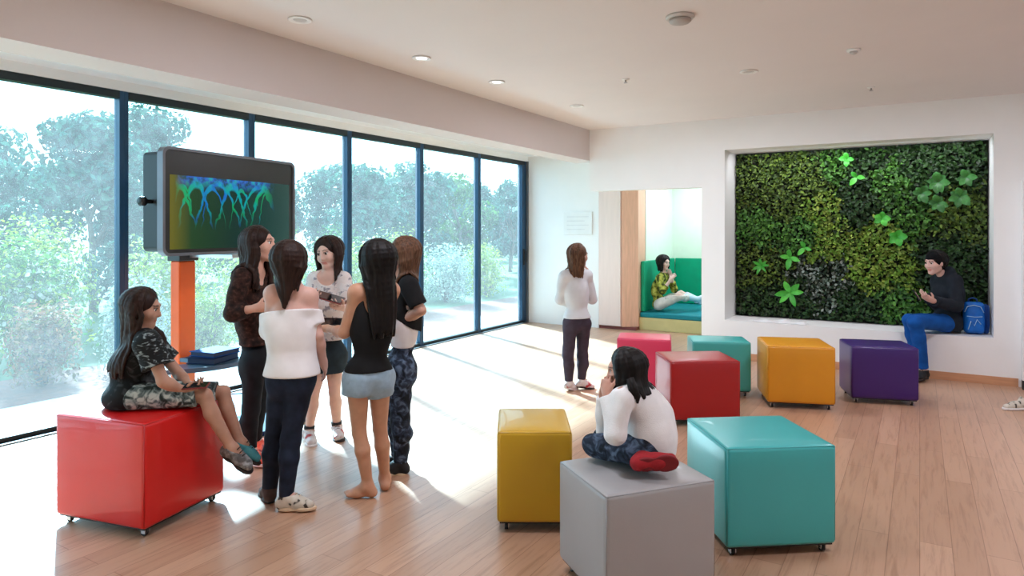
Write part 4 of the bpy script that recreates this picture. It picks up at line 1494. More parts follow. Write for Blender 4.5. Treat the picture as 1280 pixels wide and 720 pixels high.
zh = p.px(318, 430)[2]
it = grow(p.g['torso'], .014) + grow(p.sleeve('L', 1.6, .054, .050) + p.sleeve('R', 1.62, .056, .054), .004)
it += [(Ell((p.j['hipR'] + p.j['hipL']) / 2 + vec(0, 0, .06), A, vec(.136, .116, .16), .05), .006)]
nk = p.j['neck'] + p.tF * .090 - p.tU * .005
p.part('lace_top', it, M['brown_lace'], cuts=[plane((0, 0, zh), (0, 0, -1)), lambda P: .075 - np.sqrt((((P - nk) * vec(1, .8, .58)) ** 2).sum(-1))], noise=p.folds(.005, 40, 14))
it = grow(p.g['torso'][1:3] + p.g['torso'][7:8] + p.g['torso'][9:10], .006) + grow(p.leg_cloth('L', 1.95, .006) + p.leg_cloth('R', 1.95, .006), 0)
p.part('trousers', it, M['black_denim'], cuts=[plane((0, 0, zh + .04), (0, 0, 1))], noise=p.folds(.003, 60, 15))
p.shoe('L', M['shoe_coral'], M['sole_white'])
p.shoe('R', M['shoe_coral'], M['sole_white'])
p.hair(.34, M['hair_brown'], 15, span=(-112, 105), n=90, wave=.016, r0=.014)

# ---------------------------------------------------------------- girl in grey beyond the group
p = Person(uv(720, 6.68), 1.49, 142, 6.68, 'girl standing alone in pale grey shirt and dark leggings', (0.55, 0.33, 0.26), h=.0075)
p.set(shL=(705, 345, -.06), shR=(734, 345, .05), neck=(720, 340), head=(724, 319), hipL=(713, 404, -.04), hipR=(729, 404, .04), hips=(721, 402),
      elL=(701, 374, .02), wrL=(722, 384, .20), elR=(740, 374, .10), wrR=(735, 345, .18),
      knL=(710, 444, -.02), anL=(711, 478, -.02), toeL=(719, 485, .06), knR=(728, 444, .06), anR=(727, 476, .04), toeR=(740, 483, .08))
p.look(118, -8)
p.hand['R'] = dict(d=vec(-.05, .1, 1), n=vec(-.7, .2, 0), curl=(35, 40))
p.hand['L'] = dict(d=vec(.9, .3, .1), n=vec(0, 0, 1), curl=(25, 30))
p.build()
A = np.stack([p.tR, p.tF, p.tU])
zh = p.px(720, 397)[2]
it = grow(p.g['torso'], .015) + grow(p.sleeve('L', 1.9, .056, .040) + p.sleeve('R', 1.9, .056, .040), .006)
it.append((Ell((p.j['hipR'] + p.j['hipL']) / 2 + vec(0, 0, .04), A, vec(.140, .110, .13), .05), .0))
p.part('grey_shirt', it, M['grey_cotton'], cuts=[plane((0, 0, zh), (0, 0, -1)), plane(p.j['neck'] + vec(0, 0, .055), (0, 0, 1))], noise=p.folds(.005, 34, 17))
it = grow(p.g['torso'][1:3] + p.g['torso'][7:8] + p.g['torso'][9:10], .005) + grow(p.leg_cloth('L', 1.93, .008) + p.leg_cloth('R', 1.93, .008), 0)
p.part('leggings', it, M['legging'], cuts=[plane((0, 0, zh + .04), (0, 0, 1))], noise=p.folds(.003, 60, 18))
p.shoe('L', M['shoe_white'], M['sole_white'])
p.shoe('R', M['shoe_white'], M['sole_dark'])
p.hair(.24, M['hair_light'], 18, span=(-125, 100), n=60, wave=.004)

# ---------------------------------------------------------------- girl on the red cube
p = Person(uv(170, 3.78), 1.45, 84, 3.78, 'girl in black printed clothes sitting sideways on the bright red cube', (0.46, 0.25, 0.17), h=.006)
p.set(hips=(168, 496, .02), hipR=(168, 497, -.06), hipL=(170, 492, .08), spine=(158, 462, .02), shR=(186, 431, -.12), shL=(190, 427, .17), neck=(176, 417, .02), head=(180, 385, .02),
      elR=(204, 477, -.13), wrR=(229, 488, -.06), elL=(224, 468, .17), wrL=(236, 482, .07),
      knR=(256, 494, -.02), anR=(290, 561, -.01), toeR=(312, 582, -.02), knL=(279, 490, .11), anL=(301, 555, .09), toeL=(322, 572, .09))
p.look(100, -14)
p.hand['R'] = dict(d=vec(.95, .1, .05), n=vec(-.1, .4, .9), curl=(35, 45), thumb=.6)
p.hand['L'] = dict(d=vec(.8, -.5, .05), n=vec(-.1, -.3, .9), curl=(35, 45))
p.build([lambda P: np.where(P[:, 0] < p.px(240, 500)[0], .616 - P[:, 2], -1.0)])
A = np.stack([p.tR, p.tF, p.tU])
it = grow(p.g['torso'], .014) + [(Ell(p.px(166, 494, .02), np.eye(3), vec(.155, .16, .095), .05), 0)]
ct = p.px(203, 470)
p.part('black_blouse', it, M['black_print'], cuts=[plane(p.px(196, 500), nrm(vec(1, 0, -.35))), lambda P: .070 - np.sqrt((((P - p.j['neck'] - p.tU * .035) * vec(1, 1, .8)) ** 2).sum(-1)),
       plane((0, 0, .615), (0, 0, -1))], noise=p.folds(.005, 34, 21))
it = grow(p.sleeve('R', .60, .070, .092) + p.sleeve('L', .60, .066, .082), 0) + grow(p.g['torso'][3:6], .020)
p.part('draped_sleeves', it, M['shawl'], cuts=[lambda P: .066 - np.sqrt((((P - p.j['neck'] - p.tU * .035) * vec(1, 1, .8)) ** 2).sum(-1))], noise=p.folds(.006, 40, 22))
it = grow(p.leg_cloth('L', .93, .016, .068) + p.leg_cloth('R', .90, .016, .070), 0)
p.part('skirt', it, M['skirt_print'], cuts=[plane((0, 0, .615), (0, 0, -1))], noise=p.folds(.005, 40, 23))
p.shoe('R', M['shoe_grey'], M['sole_dark'])
p.shoe('L', M['shoe_teal'], M['sole_dark'])
p.hair(.40, M['hair_brown'], 22, span=(-120, 108), n=84, wave=.008, tie=(p.px(150, 470), .05))

# ---------------------------------------------------------------- girl on the grey cube
p = Person(uv(812, 3.1), 1.27, 244, 3.1, 'girl in white sweater crouched on the grey cube, chin on her hands', (0.56, 0.30, 0.22), h=.0055)
p.thick = 1.08
p.set(hips=(816, 560), hipL=(808, 563, -.07), hipR=(820, 556, .09), spine=(818, 520, .02), shL=(779, 497, -.08), shR=(805, 491, .13), neck=(790, 486, .03), head=(780, 462, .04),
      elL=(770, 543, -.12), wrL=(759, 493, -.03), elR=(758, 538, .14), wrR=(754, 492, .10),
      knL=(742, 556, .05), anL=(802, 575, -.16), toeL=(839, 576, -.19), knR=(752, 549, .20), anR=(792, 553, .10), toeR=(812, 559, .06))
p.look(262, -12)
p.hand['L'] = dict(d=vec(-.15, .35, 1), n=vec(.6, .7, 0), curl=(45, 55))
p.hand['R'] = dict(d=vec(.15, -.3, 1), n=vec(.6, -.7, 0), curl=(45, 55))
p.build([plane((0, 0, .523), (0, 0, -1))])
A = np.stack([p.tR, p.tF, p.tU])
it = grow(p.g['torso'], .016) + grow(p.sleeve('L', 1.93, .062, .044) + p.sleeve('R', 1.93, .062, .044), .003)
it += [(Ell(p.px(816, 540, .02), np.eye(3), vec(.105, .125, .10), .06), 0.0)]
p.part('sweater', it, M['white_knit'], cuts=[plane(p.px(815, 573), nrm(vec(.12, 0, -1))), plane(p.j['neck'] + p.tU * .045, p.tU)], noise=p.folds(.004, 44, 25))
it = grow(p.g['torso'][2:3], .008) + grow(p.leg_cloth('L', 1.95, .010) + p.leg_cloth('R', 1.95, .010), 0)
p.part('jeans', it, M['jean_print'], cuts=[plane((0, 0, .5215), (0, 0, -1))], noise=p.folds(.004, 60, 26))
p.shoe('L', M['shoe_red'], M['sole_red'], g=.012)
p.shoe('R', M['shoe_red'], M['sole_red'], g=.010)
p.hair(.135, M['hair_dark'], 25, span=(-135, 135), n=70, wave=.003, r0=.014, fringe=0)
b = MB()
q = [p.px(789, 472, -.085), p.px(793, 486, -.105), p.px(797, 496, -.112), p.px(797, 504, -.108)]
b.tube(q, [.012, .017, .014, .005], 10)
q2 = [p.px(786, 474, -.085), p.px(789, 487, -.108), p.px(794, 499, -.114)]
b.tube(q2, [.012, .014, .004], 10)
o = b.build('ponytail', M['hair_dark'], p.root, True)
o.data.transform(Matrix.Translation(-Vector(p.base)))

# ---------------------------------------------------------------- person on the niche sill
p = Person(uv(1184, 7.32), 1.68, 296, 7.22, 'person in black hoodie and beanie with blue jeans sitting on the niche sill', (0.70, 0.44, 0.37), h=.008)
p.thick = 1.1
p.set(hips=(1186, 404, .12), hipL=(1186, 404, .06), hipR=(1178, 403, .20), spine=(1188, 375, .12), shL=(1194, 352, .02), shR=(1172, 351, .25), neck=(1180, 347, .12), head=(1168, 328, .08),
      elL=(1195, 383, -.07), wrL=(1166, 376, -.18), elR=(1172, 381, .26), wrR=(1160, 372, -.02),
      knL=(1143, 402, -.14), anL=(1155, 464, -.10), toeL=(1147, 472, -.20), knR=(1136, 400, .02), anR=(1148, 461, -.02), toeR=(1139, 468, -.10))
p.look(288, -12)
p.hand['L'] = dict(d=vec(-.9, -.15, .35), n=vec(0, .5, .8), curl=(25, 35), thumb=.6)
p.hand['R'] = dict(d=vec(-.85, -.3, .3), n=vec(0, -.5, .8), curl=(25, 35), thumb=.6)
p.build()
A = np.stack([p.tR, p.tF, p.tU])
it = grow(p.g['torso'], .024) + grow(p.sleeve('L', 1.92, .066, .046) + p.sleeve('R', 1.92, .066, .046), .006)
it += [(Cone(p.j['neck'] - p.tF * .035, p.j['neck'] - p.tF * .03 + p.tU * .05, .080, .084, .03), 0), (Ell(p.j['neck'] - p.tF * .09 - p.tU * .01, np.stack([p.tR, p.tF, p.tU]), vec(.085, .05, .07), .03), 0)]
p.part('hoodie', it, M['hoodie'], cuts=[plane((0, 0, .50), (0, 0, -1)), plane(p.j['neck'] + p.tU * .06 + p.tF * .05, nrm(p.tU * .8 + p.tF * .5))], noise=p.folds(.006, 30, 28))
it = grow(p.g['torso'][2:3], .008) + grow(p.leg_cloth('L', 1.94, .014, .05) + p.leg_cloth('R', 1.94, .014, .05), 0)
p.part('jeans', it, M['blue_jeans'], noise=p.folds(.005, 40, 29), cuts=[plane(p.px(1180, 392), (0, 0, 1)), lambda P: np.minimum(.486 - P[:, 2], (P[:, 1] * CA + P[:, 0] * SA) * -1 + 8.525) * -1 if False else np.minimum(.486 - P[:, 2], (P[:, 0] * SA + P[:, 1] * CA) - 8.515)])
p.shoe('L', M['shoe_black'], M['sole_dark'])
p.shoe('R', M['shoe_black'], M['sole_dark'])
B = np.stack([p.hR, p.hF, p.hU])
hp = p.hp
p.part('beanie', [(Ell(hp(0, -.020, .026), B, vec(.084, .102, .098) * p.s, 0), 0), (Ell(hp(0, -.05, -.02), B, vec(.074, .066, .09) * p.s, .02), 0)], M['beanie'],
       cuts=[lambda P: -np.maximum(-((P - hp(0, .02, -.02)) @ nrm(p.hF - p.hU * .55)), -((P - hp(0, .02, .05)) @ p.hU) * -1) if False else np.minimum(((P - hp(0, .045, .03)) @ p.hF), -((P - hp(0, .045, .042)) @ p.hU)),
             plane(hp(0, 0, -.085), -p.hU)])
p.hair(.07, M['hair_dark'], 31, span=(-85, 85), n=36, r0=.014)

# ---------------------------------------------------------------- person in the nook
p = Person(uv(822, 10.9), 1.55, 62, 10.9, 'person in olive patterned top sitting on the green nook bench', (0.74, 0.52, 0.46), h=.009)
p.set(hips=(822, 380), hipR=(824, 381, -.08), hipL=(826, 380, .08), spine=(821, 362), shR=(824, 348, -.14), shL=(836, 347, .14), neck=(829, 343), head=(830, 328),
      elR=(828, 364, -.24), wrR=(838, 350, -.26), elL=(843, 362, .08), wrL=(838, 343, -.02),
      knR=(850, 370, -.16), anR=(871, 374, .05), toeR=(882, 369, .08), knL=(851, 366, .20), anL=(874, 375, .22), toeL=(885, 370, .25))
p.look(40, -12)
p.build([plane((0, 0, .284), (0, 0, -1))])
A = np.stack([p.tR, p.tF, p.tU])
it = grow(p.g['torso'], .014) + grow(p.sleeve('L', 1.5, .056, .048) + p.sleeve('R', 1.5, .056, .048), .004)
p.part('olive_top', it, M['olive'], h=.009, cuts=[plane(p.j['neck'] + p.tU * .03, p.tU), plane((0, 0, .36), (0, 0, -1))])
it = grow(p.g['torso'][2:3], .008) + grow(p.leg_cloth('L', 1.25, .02, .06) + p.leg_cloth('R', 1.25, .02, .06), 0)
p.part('trousers', it, M['beige_trouser'], h=.009, cuts=[plane((0, 0, .288), (0, 0, -1)), plane(p.px(824, 368), (0, 0, 1))])
for sd in 'LR':
    a_, k_ = p.j['an' + sd], p.j['kn' + sd]
    p.part('sock', grow(p.g['foot' + sd], .006) + [(Cone(a_, lerp(k_, a_, .35), .04, .056, .02), 0)], M['pale_sock'], h=.009)
p.hair(.16, M['hair_dark'], 30, span=(-125, 125), n=40, r0=.018)
# ------------------------------------------------------------------ things held and lying about
def frame_obj(name, label, cat, c, ex, ey, group=None):
    """Empty whose local x and y follow ex, ey given in the view frame"""
    R2 = Matrix(((CA, -SA, 0), (SA, CA, 0), (0, 0, 1)))
    ex = R2 @ Vector(nrm(ex))
    ey = R2 @ Vector(nrm(ey))
    ez = ex.cross(ey).normalized()
    ey = ez.cross(ex)
    o = empty(name, world(*c))
    o.rotation_euler = Matrix((ex, ey, ez)).transposed().to_euler()
    return tag(o, label, cat, group)


def tablet(c, ex, ey, w, h_, case, label, cat='tablet', name='tablet'):
    t = frame_obj(name, label, cat, c, ex, ey)
    MB().box((-w / 2, -h_ / 2, -.006), (w / 2, h_ / 2, .002), .004).build('case', case, t)
    MB().box((-w / 2 + .006, -h_ / 2 + .006, .002), (w / 2 - .006, h_ / 2 - .006, .005), .001).build('screen', M['glass_black'], t)
    return t


M['glass_black'] = mat('black_glass', srgb(16, 18, 22), 0.1, var=0.05)
M['maroon'] = mat('maroon_cover', srgb(116, 48, 46), 0.5, var=0.1)
tablet(ray(406, 370, 4.78), (1, .1, -.30), (.2, 1, .04), .27, .19, M['maroon'], 'thin maroon covered tablet held up between the girls in the group')
tablet(ray(412, 402, 4.52), (1, .15, -.05), (-.1, 1, .25), .18, .13, M['black'], 'small black tablet held below the maroon one by the tank top girl')
tablet(ray(245, 482, 3.71), (1, .1, .05), (-.1, 1, .25), .135, .072, mat('red_phone_case', srgb(110, 30, 28), 0.5), 'phone in dark red case held by the girl on the red cube', 'phone', 'phone')
tablet(ray(1146, 369, 7.02), (-.4, .3, .85), (-.6, -.8, 0), .14, .07, M['black'], 'black phone held by the person on the niche sill', 'phone', 'phone')

# blue rucksack at the end of the sill
M['bag_blue'] = mat('blue_nylon', srgb(26, 106, 196), 0.55, var=0.12, scale=14, bump=0.15, bscale=260)
M['bag_dark'] = mat('dark_blue_nylon', srgb(14, 62, 132), 0.6, var=0.1)
M['bag_line'] = mat('pale_blue_print', srgb(170, 206, 236), 0.6, var=0.05)
bg = tag(empty('backpack', (0.53, 8.80, 0.479), 0.10), 'bright blue backpack with pale line print standing at the end of the niche sill', 'bag')


def puffy(lo, hi, bev, name, m, parent):
    b = MB().box(lo, hi, bev, 4)
    bmesh.ops.subdivide_edges(b.bm, edges=[e for e in b.bm.edges if e.calc_length() > .08], cuts=3, use_grid_fill=True)
    c = (Vector(lo) + Vector(hi)) / 2
    d = (Vector(hi) - Vector(lo)) / 2
    for v in b.bm.verts:
        q = v.co - c
        k = [max(0, 1 - (q[i] / d[i]) ** 2) for i in range(3)]
        v.co.y += math.copysign(.018, q.y) * k[0] * k[2]
        v.co.x += math.copysign(.010, q.x) * k[1] * k[2]
        v.co += Vector((math.sin(v.co.z * 40 + v.co.x * 30), math.sin(v.co.x * 37), 0)) * .002
    return b.build(name, m, parent, True)


puffy((-.12, -.06, .002), (.06, .07, .345), .04, 'main_pouch', M['bag_blue'], bg)
puffy((.050, -.035, .002), (.108, .075, .325), .035, 'side_pouch', M['bag_dark'], bg)
fp = puffy((-.108, -.105, .02), (.045, -.05, .21), .03, 'front_pocket', M['bag_blue'], bg)
b = MB()
b.tube([(-.10, -.128, .06), (-.075, -.131, .15), (-.045, -.132, .10), (-.02, -.132, .17), (.015, -.128, .12)], .0045, n=6)
b.tube([(-.11, -.118, .20), (-.04, -.128, .195), (.03, -.118, .20)], .0035, n=6)
b.build('line_print', M['bag_line'], fp, True)
b = MB()
b.tube([(-.125, -.078, .24), (-.10, -.082, .30), (-.04, -.086, .318), (.02, -.082, .30), (.048, -.078, .24)], .0045, n=6)
b.build('zip', M['bag_line'], bg, True)
b = MB()
b.tube([(-.08, 0, .335), (-.075, 0, .375), (-.04, 0, .39), (-.005, 0, .375), (0, 0, .335)], .009, n=8)
b.build('handle', M['bag_dark'], bg, True)

# crumpled white cloth on the other end of the sill
b = MB()
nx, ny = 34, 10
rng = np.random.default_rng(4)
vs = {}
for i in range(nx + 1):
    for k in range(ny + 1):
        x, y = (i / nx - .5) * .62, (k / ny - .5) * .15
        z = .014 + .010 * math.sin(x * 31 + y * 20) + .007 * math.sin(y * 55 + x * 13) + .004 * rng.random() + .016 * math.exp(-((x - .05) / .05) ** 2)
        vs[i, k] = b.bm.verts.new((x + .01 * math.sin(y * 40), y + .012 * math.sin(x * 17), max(z, .003) if 0 < k < ny and 0 < i < nx else .002))
for i in range(nx):
    for k in range(ny):
        b.bm.faces.new((vs[i, k], vs[i + 1, k], vs[i + 1, k + 1], vs[i, k + 1])).smooth = True
o = b.build('cloth', M['white_cotton'])
o.location = (-1.45, 8.63, .479)
tag(o, 'crumpled white cloth lying along the niche sill below the plants', 'cloth')

# shoe at the frame's edge beside the wall door


def lone_shoe(px, py, ang_, m, sole, label):
    t = CAMH * F_PX / (py - HY)
    q = ray(px, py, t)
    root = tag(empty('shoe', world(q[0], q[1]), ang_), label, 'shoe', 'shoes by the door')
    I = np.eye(3)
    it = [(Cone((-.09, 0, .045), (.04, 0, .035), .040, .036, .03), 0), (Cone((.03, 0, .034), (.12, .008, .028), .036, .026, .03), 0), (Cone((-.085, 0, .05), (-.05, 0, .085), .036, .038, .03), 0)]
    V, Q = solid(it, .005, [plane((0, 0, .098), nrm(vec(.35, 0, 1))), plane((0, 0, .012), (0, 0, -1)),
                            lambda P: .030 - np.sqrt((((P - vec(-.062, 0, .10)) * vec(.8, 1.1, 1)) ** 2).sum(-1))])
    link('upper', np_mesh('upper', V, Q), m, root, True)
    V, Q = solid([(Cone((-.09, 0, .012), (.04, 0, .012), .044, .042, .02), 0), (Cone((.03, 0, .012), (.125, .008, .012), .042, .030, .02), 0)], .004,
                 [plane((0, 0, .024), (0, 0, 1)), plane((0, 0, .001), (0, 0, -1))])
    link('sole', np_mesh('sole', V, Q), sole, root, True)
    b = MB()
    for k in range(3):
        x = -.01 + k * .022
        b.tube([(x, -.022, .066 - k * .006), (x + .004, 0, .074 - k * .006), (x, .022, .066 - k * .006)], .003, n=6)
    b.build('laces', sole, root, True)
    return root


lone_shoe(1273, 512, YAW + 3.2, M['shoe_cream'], M['sole_white'], 'cream trainer lying on the oak floor near the wall door')
# ------------------------------------------------------------------ leaves
def leaves(centres, normals, size, cols, rng, fold=0.25, wide=0.5):
    """one small folded leaf per centre"""
    n = len(centres)
    nn = normals / (np.linalg.norm(normals, axis=1, keepdims=True) + 1e-9)
    r = rng.normal(size=(n, 3))
    d = np.cross(nn, r)
    d /= np.linalg.norm(d, axis=1, keepdims=True) + 1e-9
    w = np.cross(nn, d)
    s = np.asarray(size).reshape(-1, 1) * np.ones((n, 1))
    V = np.empty((n, 6, 3))
    V[:, 0] = centres - d * s * .5
    V[:, 1] = centres - d * s * .12 + w * s * wide * .5 + nn * s * fold * .4
    V[:, 2] = centres + d * s * .22 + w * s * wide * .38 + nn * s * fold * .3
    V[:, 3] = centres + d * s * .55 - nn * s * fold * .3
    V[:, 4] = centres + d * s * .22 - w * s * wide * .38 + nn * s * fold * .3
    V[:, 5] = centres - d * s * .12 - w * s * wide * .5 + nn * s * fold * .4
    base = (np.arange(n) * 6)[:, None]
    Q = np.concatenate([base + np.array([[0, 1, 2, 3]]), base + np.array([[3, 4, 5, 0]])])
    return V.reshape(-1, 3), Q, np.repeat(cols, 6, axis=0)


def col_mix(n, cols, rng, jit=0.18):
    cols = np.array([c[:3] for c in cols])
    a = cols[rng.integers(0, len(cols), n)]
    return np.clip(a * (1 + rng.normal(size=(n, 1)) * jit), 0.004, 0.95)


# ------------------------------------------------------------------ planted niche
def lin(*c):
    return srgb(*c)


SPECIES = {
    'moss_green': [lin(84, 108, 36), lin(104, 128, 42), lin(60, 84, 28)],
    'lime': [lin(118, 150, 44), lin(96, 136, 34), lin(140, 160, 60)],
    'dark': [lin(44, 72, 30), lin(52, 84, 36), lin(32, 56, 24)],
    'silver': [lin(104, 118, 100), lin(150, 160, 150), lin(30, 48, 26), lin(34, 54, 28)],
    'mid': [lin(72, 120, 40), lin(88, 138, 48), lin(54, 96, 34)],
}
NX0, NX1, NZ0, NZ1, NYB = -2.08, 0.65, 0.48, 2.606, 9.15
lw = tag(empty('living_wall', ((NX0 + NX1) / 2, NYB, NZ0)), 'dense green living wall of mixed small plants filling the wall niche', 'plant wall')
off = Vector(((NX0 + NX1) / 2, NYB, NZ0))
MB().box((NX0 - off.x, -.03, 0), (NX1 - off.x, .0, NZ1 - NZ0)).build('backing', mat('planting_felt', srgb(16, 22, 12), 0.95, var=0.4, scale=20, bump=0.5, bscale=30), lw)
rng = np.random.default_rng(12)
# patches: (u across 0..1, v up 0..1, radius, species, leaf size)
PATCH = [(.10, .85, .20, 'moss_green', .040), (.30, .80, .20, 'moss_green', .042), (.10, .55, .16, 'mid', .045), (.12, .30, .17, 'moss_green', .040), (.38, .66, .16, 'lime', .040),
         (.45, .90, .12, 'mid', .045), (.54, .86, .13, 'dark', .050), (.52, .66, .14, 'dark', .050), (.66, .80, .14, 'mid', .048), (.80, .85, .18, 'dark', .055), (.93, .90, .13, 'dark', .050),
         (.90, .62, .17, 'moss_green', .045), (.72, .60, .14, 'mid', .045), (.60, .48, .14, 'lime', .042), (.40, .45, .13, 'lime', .040), (.26, .50, .15, 'mid', .042), (.38, .24, .16, 'silver', .045),
         (.28, .12, .12, 'dark', .050), (.12, .08, .14, 'dark', .045), (.56, .25, .13, 'lime', .045), (.52, .08, .14, 'dark', .045), (.68, .30, .12, 'lime', .042), (.70, .10, .14, 'mid', .045),
         (.86, .36, .15, 'dark', .050), (.90, .12, .16, 'dark', .050), (.20, .68, .13, 'moss_green', .040)]
pu = np.array([[q[0], q[1]] for q in PATCH])
pr_ = np.array([q[2] for q in PATCH])
n = 17000
U_, V_ = rng.random(n), rng.random(n)
wob = np.stack([np.sin(U_ * 37 + V_ * 21) + np.sin(V_ * 53), np.sin(V_ * 41 - U_ * 17) + np.sin(U_ * 61)], 1) * .016
dist = np.sqrt((((np.stack([U_, V_], 1) + wob)[:, None] - pu[None]) ** 2 * np.array([1.6, 1.0])).sum(-1)) / pr_
dist = dist * (1 + rng.normal(size=dist.shape) * .13)
own = dist.argmin(1)
for i, q in enumerate(PATCH):
    k = own == i
    m_ = int(k.sum())
    if m_ == 0:
        continue
    X = NX0 + .02 + U_[k] * (NX1 - NX0 - .04)
    Z = NZ0 + .02 + V_[k] * (NZ1 - NZ0 - .04)
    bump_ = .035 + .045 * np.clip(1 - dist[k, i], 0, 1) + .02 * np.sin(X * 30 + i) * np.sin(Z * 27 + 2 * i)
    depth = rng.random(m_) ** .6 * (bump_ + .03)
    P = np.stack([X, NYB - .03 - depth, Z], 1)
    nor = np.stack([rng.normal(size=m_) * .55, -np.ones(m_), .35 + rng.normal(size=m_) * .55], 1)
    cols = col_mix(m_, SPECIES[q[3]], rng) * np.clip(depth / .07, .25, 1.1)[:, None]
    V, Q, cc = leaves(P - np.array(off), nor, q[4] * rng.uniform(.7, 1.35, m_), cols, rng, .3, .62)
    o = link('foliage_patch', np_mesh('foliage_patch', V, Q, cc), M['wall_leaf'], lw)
    o['kind'] = 'stuff'


def rosette(px, py, nl, ll, wide, cols, label, droop=.35, up=0.0, cup=0.15):
    """a single broad-leaved plant growing out of the planted wall"""
    k = (px - CX) / F_PX
    t = 9.03 / (CA + SA * k)
    q = ray(px, py, t)
    w_ = world(*q)
    root = tag(empty('broad_leaf_plant', w_), label, 'plant', 'broad-leaved plants in the living wall')
    rg = np.random.default_rng(int(px * 7 + py))
    for i in range(nl):
        a = 2 * PI * i / nl + rg.uniform(-.3, .3)
        L = ll * rg.uniform(.8, 1.1)
        dirv = Vector((math.cos(a), 0, math.sin(a) + up)).normalized()
        sidev = Vector((-dirv.z, 0, dirv.x))
        b = MB()
        rows = []
        ns = 7
        for s_ in range(ns + 1):
            f = s_ / ns
            c = dirv * (L * f) + Vector((0, -.02 - droop * L * math.sin(f * PI * .6), -.10 * L * f * f))
            hw = wide * L * math.sin(PI * min(1, f * .93 + .05)) ** .8 * .5
            rows.append([b.bm.verts.new(c + sidev * hw * x + Vector((0, -abs(x) * hw * cup, 0))) for x in (-1, -.5, 0, .5, 1)])
        for r0, r1 in zip(rows, rows[1:]):
            for x in range(4):
                f = b.bm.faces.new((r0[x], r0[x + 1], r1[x + 1], r1[x]))
                f.smooth = True
        b.build('leaf', cols[i % len(cols)], root)
    return root


BL = [mat('bright_leaf', lin(92, 190, 62), 0.4, var=0.15, scale=30), mat('fresh_leaf', lin(66, 160, 44), 0.4, var=0.15, scale=30)]
DL = [mat('deep_leaf', lin(58, 118, 46), 0.4, var=0.2, scale=30), mat('deeper_leaf', lin(44, 98, 36), 0.4, var=0.2, scale=30)]
for px, py, nl, ll, wd, cs, lab in [
        (988, 366, 6, .17, .42, BL, 'bright green plant with long drooping leaves low in the living wall'),
        (988, 322, 4, .13, .5, BL, 'bright green leafy sprig above the long drooping plant'),
        (1006, 310, 3, .10, .55, BL, 'small bright pair of leaves at the top of the sprig column'),
        (952, 332, 7, .11, .35, BL[1:], 'narrow-leaved fresh green plant toward the left niche reveal'),
        (1071, 222, 3, .10, .6, BL, 'single bright leaf cluster high in the living wall'),
        (1103, 273, 5, .11, .8, BL, 'round bright leaf cluster in the middle of the living wall'),
        (1122, 296, 5, .10, .8, BL[1:], 'second round leaf cluster just below the middle one'),
        (1172, 228, 7, .13, .7, DL, 'round dark rosette near the top corner, largest of its row'),
        (1152, 242, 6, .11, .7, DL, 'dark rosette touching the largest rosette from the side'),
        (1200, 246, 7, .12, .7, DL, 'dark rosette closest to the niche reveal beside the sitter'),
        (1172, 254, 6, .11, .7, DL, 'dark rosette directly under the largest rosette'),
        (1207, 222, 6, .10, .7, DL, 'dark rosette highest in the top corner of the living wall'),
        (1059, 199, 4, .09, .7, BL[1:], 'small fresh green cluster under the niche top')]:
    rosette(px, py, nl, ll, wd, cs, lab)

# ------------------------------------------------------------------ garden outside
slab('terrace', [((-7.15, -6, -.16), (-6.05, 16, -.03))], M['terrace'])
slab('ground_soil', [((-8.6, -6, -.3), (-7.15, 16, -.05))], M['soil'])
slab('ground_lawn', [((-60, -10, -.35), (-8.6, 80, -.06))], M['lawn'])


def bush(x, y, rx, ry, h, cols, n, size, label, seed, group='garden shrubs outside the windows', flowers=None):
    rg = np.random.default_rng(seed)
    root = tag(empty('shrub', (x, y, -.05)), label, 'shrub', group)
    b = MB()
    for k in range(7):
        a = rg.uniform(0, 6.28)
        e = Vector((math.cos(a) * rx * .6, math.sin(a) * ry * .6, h * rg.uniform(.6, .85)))
        b.tube([(e.x * .1, e.y * .1, 0), (e.x * .5, e.y * .5, e.z * .55), e], [.018, .012, .005], n=6)
    b.build('stems', M['bark'], root)
    lob = [(rg.uniform(-.45, .45) * rx, rg.uniform(-.45, .45) * ry, h * rg.uniform(.30, .72), rg.uniform(.45, .7)) for _ in range(9)] + [(0, 0, h * .45, .9)]
    per = n // len(lob)
    Ps, Ns = [], []
    for cx, cy, cz, r in lob:
        d = rg.normal(size=(per, 3))
        d /= np.linalg.norm(d, axis=1, keepdims=True)
        rad = rg.random((per, 1)) ** .35
        sc = np.array([rx * r, ry * r, min(cz, h - cz) + .12 * h])
        Ps.append(np.array([cx, cy, cz]) + d * rad * sc)
        Ns.append(d + rg.normal(size=(per, 3)) * .5 + [0, 0, .3])
    P = np.concatenate(Ps)
    Nn = np.concatenate(Ns)
    ok = P[:, 2] > .03
    P, Nn = P[ok], Nn[ok]
    V, Q, cc = leaves(P, Nn, size * rg.uniform(.6, 1.4, len(P)), col_mix(len(P), cols, rg), rg)
    o = link('foliage', np_mesh('foliage', V, Q, cc), M['leaf'], root)
    if flowers is not None:
        k = rg.choice(len(P), flowers[1])
        Pf = P[k] * [1.06, 1.06, 1.05]
        V, Q, cc = leaves(Pf, Nn[k], flowers[2], col_mix(len(Pf), flowers[0], rg, .08), rg, .3, .9)
        link('blossom', np_mesh('blossom', V, Q, cc), M['leaf'], root)
    return root


